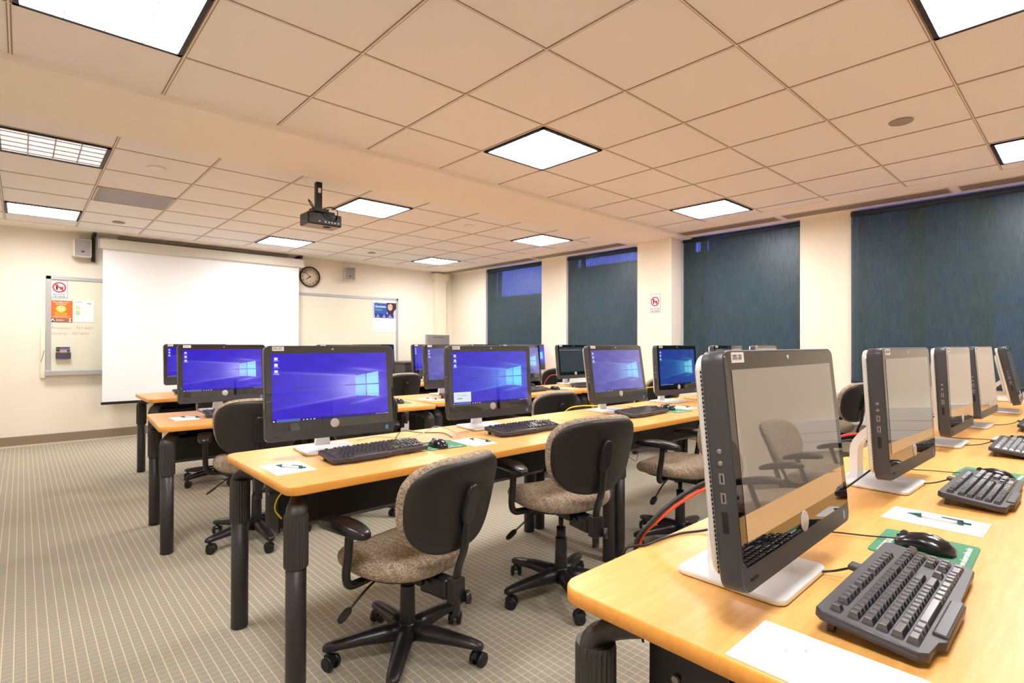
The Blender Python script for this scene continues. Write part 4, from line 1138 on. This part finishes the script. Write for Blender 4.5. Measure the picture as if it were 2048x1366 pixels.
# ------------------------------------------------------------------ lectern
root=thing('lectern','dark grey lectern cabinet at the front, right end of the whiteboard','lectern',(4.42,7.30,0))
b=B(); box(b,0,1.25,0,.60,.02,.90,bev=.006); obj('cabinet',b,'desk',root)
b=B(); box(b,-.02,1.27,-.02,.62,.90,.93,bev=.006); obj('worktop',b,'desk',root)
b=B(); box(b,.03,1.22,-.004,.002,.80,.812); box(b,.03,1.22,-.004,.002,.50,.505); obj('panel_groove',b,'dark',root)
root=thing('lectern_monitor','grey monitor seen from behind, standing on the dark lectern','monitor',(5.20,7.55,.93),.12)
b=B(); box(b,-.255,.255,-.03,.02,.115,.445,bev=.012); ms=obj('casing',b,'aluback',root)
b=B(); box(b,-.12,.12,-.0315,-.029,.395,.402); obj('vent_slot',b,'port',ms)
b=B(); box(b,-.24,.24,.0195,.022,.13,.43); obj('display',b,'display_off',root)
b=B(); lathe(b,[(0,0),(.012,0),(.012,.001),(0,.001)],16); xf(b,Matrix.Translation((.03,-.030,.26))@Rx); obj('logo_badge',b,'port',ms)
b=B(); box(b,-.03,.03,-.04,-.02,.01,.20,bev=.004); box(b,-.12,.12,-.09,.07,0,.012,bev=.004); obj('stand',b,'aluback',root)

# ------------------------------------------------------------------ loose cables
def cable(P,m,label,r=.003,name='power_cable'):
    b=B(); tube(b,P,r,8); o=obj(name,b,m); return tag(o,label,'cable')
z=TOP+.004
cable([(1.30,.475,TOP+.13),(1.31,.56,TOP+.16),(1.25,.66,TOP+.12),(1.17,.735,TOP+.045),(1.13,.765,TOP-.03),(1.12,.70,TOP-.20),(1.12,.60,TOP-.25)],'orange','bright orange cable arching behind the foreground computer',.0045,'network_cable')
cable([(1.29,.475,TOP+.14),(1.30,.57,TOP+.175),(1.24,.68,TOP+.12),(1.15,.745,TOP+.04),(1.115,.765,TOP-.04),(1.10,.68,TOP-.2)],'cable','thick black cable beside the orange cable behind the foreground computer',.0055)
cable([(1.32,.475,TOP+.09),(1.36,.56,TOP+.07),(1.30,.66,TOP+.012),(1.22,.71,z),(1.10,.722,z),(1.05,.755,TOP-.02),(1.05,.70,TOP-.2)],'cable','black cable lying along the back edge of the nearest table',.003)
cable([(1.16,.60,z),(1.30,.66,z),(1.40,.64,z+.03),(1.43,.56,TOP+.06),(1.40,.475,TOP+.10)],'cable','thin black cable looping behind the foreground stand',.002)
cable([(2.30,.50,TOP+.15),(2.20,.62,TOP+.15),(2.05,.72,TOP+.06),(1.98,.76,TOP-.03),(1.98,.68,TOP-.2)],'red','red cable arching behind the second blank computer',.0045,'network_cable')
cable([(2.33,.50,TOP+.12),(2.26,.64,TOP+.12),(2.12,.74,TOP+.05),(2.08,.77,TOP-.04),(2.08,.68,TOP-.2)],'cable','black cable beside the red cable behind the second blank computer',.004)
cable([(2.20,.49,TOP+.09),(2.08,.52,TOP+.05),(1.90,.56,z),(1.72,.58,z),(1.62,.62,z)],'cable','black cable lying between the foreground computer and the second one',.003)
cable([(3.42,.52,TOP+.12),(3.40,.62,TOP+.13),(3.34,.72,TOP+.04),(3.32,.765,TOP-.03),(3.32,.69,TOP-.2)],'red','red cable behind the third blank computer',.0045,'network_cable')
cable([(3.36,.52,TOP+.12),(3.30,.64,TOP+.12),(3.25,.73,TOP+.04),(3.22,.765,TOP-.03),(3.22,.69,TOP-.2)],'cable','black cable behind the third blank computer',.0045)
cable([(.86,2.08,.665),(.80,2.16,.66),(.772,2.24,.60),(.77,2.28,.54),(.775,2.22,.515)],'yellow','yellow cable hanging in the tray under the biggest violet screen',.0035,'network_cable')
cable([(1.80,2.585,.70),(1.70,2.66,.68),(1.58,2.72,.62),(1.50,2.70,.54),(1.55,2.60,.47)],'yellow','yellow cable drooping from the back edge right of the biggest violet screen',.0045,'network_cable')
cable([(1.40,2.40,z),(1.50,2.50,z+.01),(1.58,2.44,z),(1.66,2.36,z),(1.62,2.22,z)],'cable','thin black cable looping on the table right of the biggest violet screen',.0022)
cable([(1.22,2.46,z),(1.34,2.50,z),(1.44,2.36,z),(1.52,2.30,z+.03),(1.60,2.33,z+.045),(1.66,2.26,z+.02),(1.62,2.14,z)],'frame','thin grey cable arching on the table behind the mouse of the biggest violet screen',.002)
cable([(3.04,2.38,TOP+.04),(2.97,2.50,TOP+.035),(2.91,2.575,TOP+.01),(2.87,2.60,TOP-.07),(2.87,2.50,TOP-.2)],'yellow','yellow cable arching behind the pale leaning screen',.0045,'network_cable')
cable([(3.88,2.36,TOP+.12),(3.80,2.50,TOP+.12),(3.76,2.58,TOP+.03),(3.76,2.60,TOP-.08),(3.78,2.50,TOP-.2)],'yellow','yellow cable behind the dark blue screen',.0045,'network_cable')
cable([(4.70,4.24,TOP+.12),(4.60,4.36,TOP+.10),(4.50,4.36,TOP-.02),(4.48,4.30,TOP-.15)],'red','red cable behind the black terminal screen',.0045,'network_cable')
cable([(2.72,2.05,.60),(2.85,2.0,.50),(3.0,2.05,.46),(3.1,2.1,.60)],'cable','thin black cable looping down under the second row joint',.002)
cable([(1.95,3.75,.62),(2.1,3.72,.56),(2.25,3.72,.60),(2.3,3.8,.66)],'cable','thin black cable under the turned table',.002)

# ------------------------------------------------------------------ outside
root=thing('far_building','dark masonry building outside beyond the shades','building',(15,0,-3))
b=B(); box(b,0,4,-12,7.75,0,12.5); obj('sky_blocking_tower',b,'brick',root)  # tall block added to hide the sky behind the nearer shades
b=B(); box(b,0,4,7.75,14.4,0,7.0); box(b,-.25,4,7.75,14.4,6.6,6.8); obj('wing_wall',b,'brick',root)
b=B(); box(b,0,4,14.4,24,0,6.2); obj('low_wing_wall',b,'brick',root)
for y_ in (-7,-3,1,5):
    b=B(); box(b,-.03,0,y_-.5,y_+.5,3.6,5.4); obj('window',b,'winframe',root)

# ------------------------------------------------------------------ world, camera
w=bpy.data.worlds.new('dusk'); SC.world=w; w.use_nodes=True
bg=w.node_tree.nodes['Background']; bg.inputs[0].default_value=(.20,.24,1.0,1); bg.inputs[1].default_value=5.0
cam=bpy.data.cameras.new('camera'); co=bpy.data.objects.new('camera',cam); COL.objects.link(co); SC.camera=co
cam.sensor_width=36; cam.lens=36*1070.1/2048; cam.clip_start=.02
yaw,pitch,roll=.7417,.0041,.0019
F=Vector((math.sin(yaw)*math.cos(pitch),math.cos(yaw)*math.cos(pitch),math.sin(pitch)))
R=Vector((math.cos(yaw),-math.sin(yaw),0)); U=R.cross(F)
R2=R*math.cos(roll)+U*math.sin(roll); U2=-R*math.sin(roll)+U*math.cos(roll)
mw=Matrix((( R2.x,U2.x,-F.x,0),(R2.y,U2.y,-F.y,0),(R2.z,U2.z,-F.z,1.2213),(0,0,0,1)))
co.matrix_world=mw
vs=SC.view_settings; vs.view_transform='Standard'; vs.look='None'; vs.gamma=1; vs.exposure=0; vs.use_curve_mapping=False
SC.cycles.use_adaptive_sampling=True; SC.cycles.adaptive_threshold=.06; SC.cycles.adaptive_min_samples=16; SC.cycles.max_bounces=5; SC.cycles.diffuse_bounces=4; SC.cycles.glossy_bounces=3; SC.cycles.transmission_bounces=2; SC.cycles.transparent_max_bounces=6
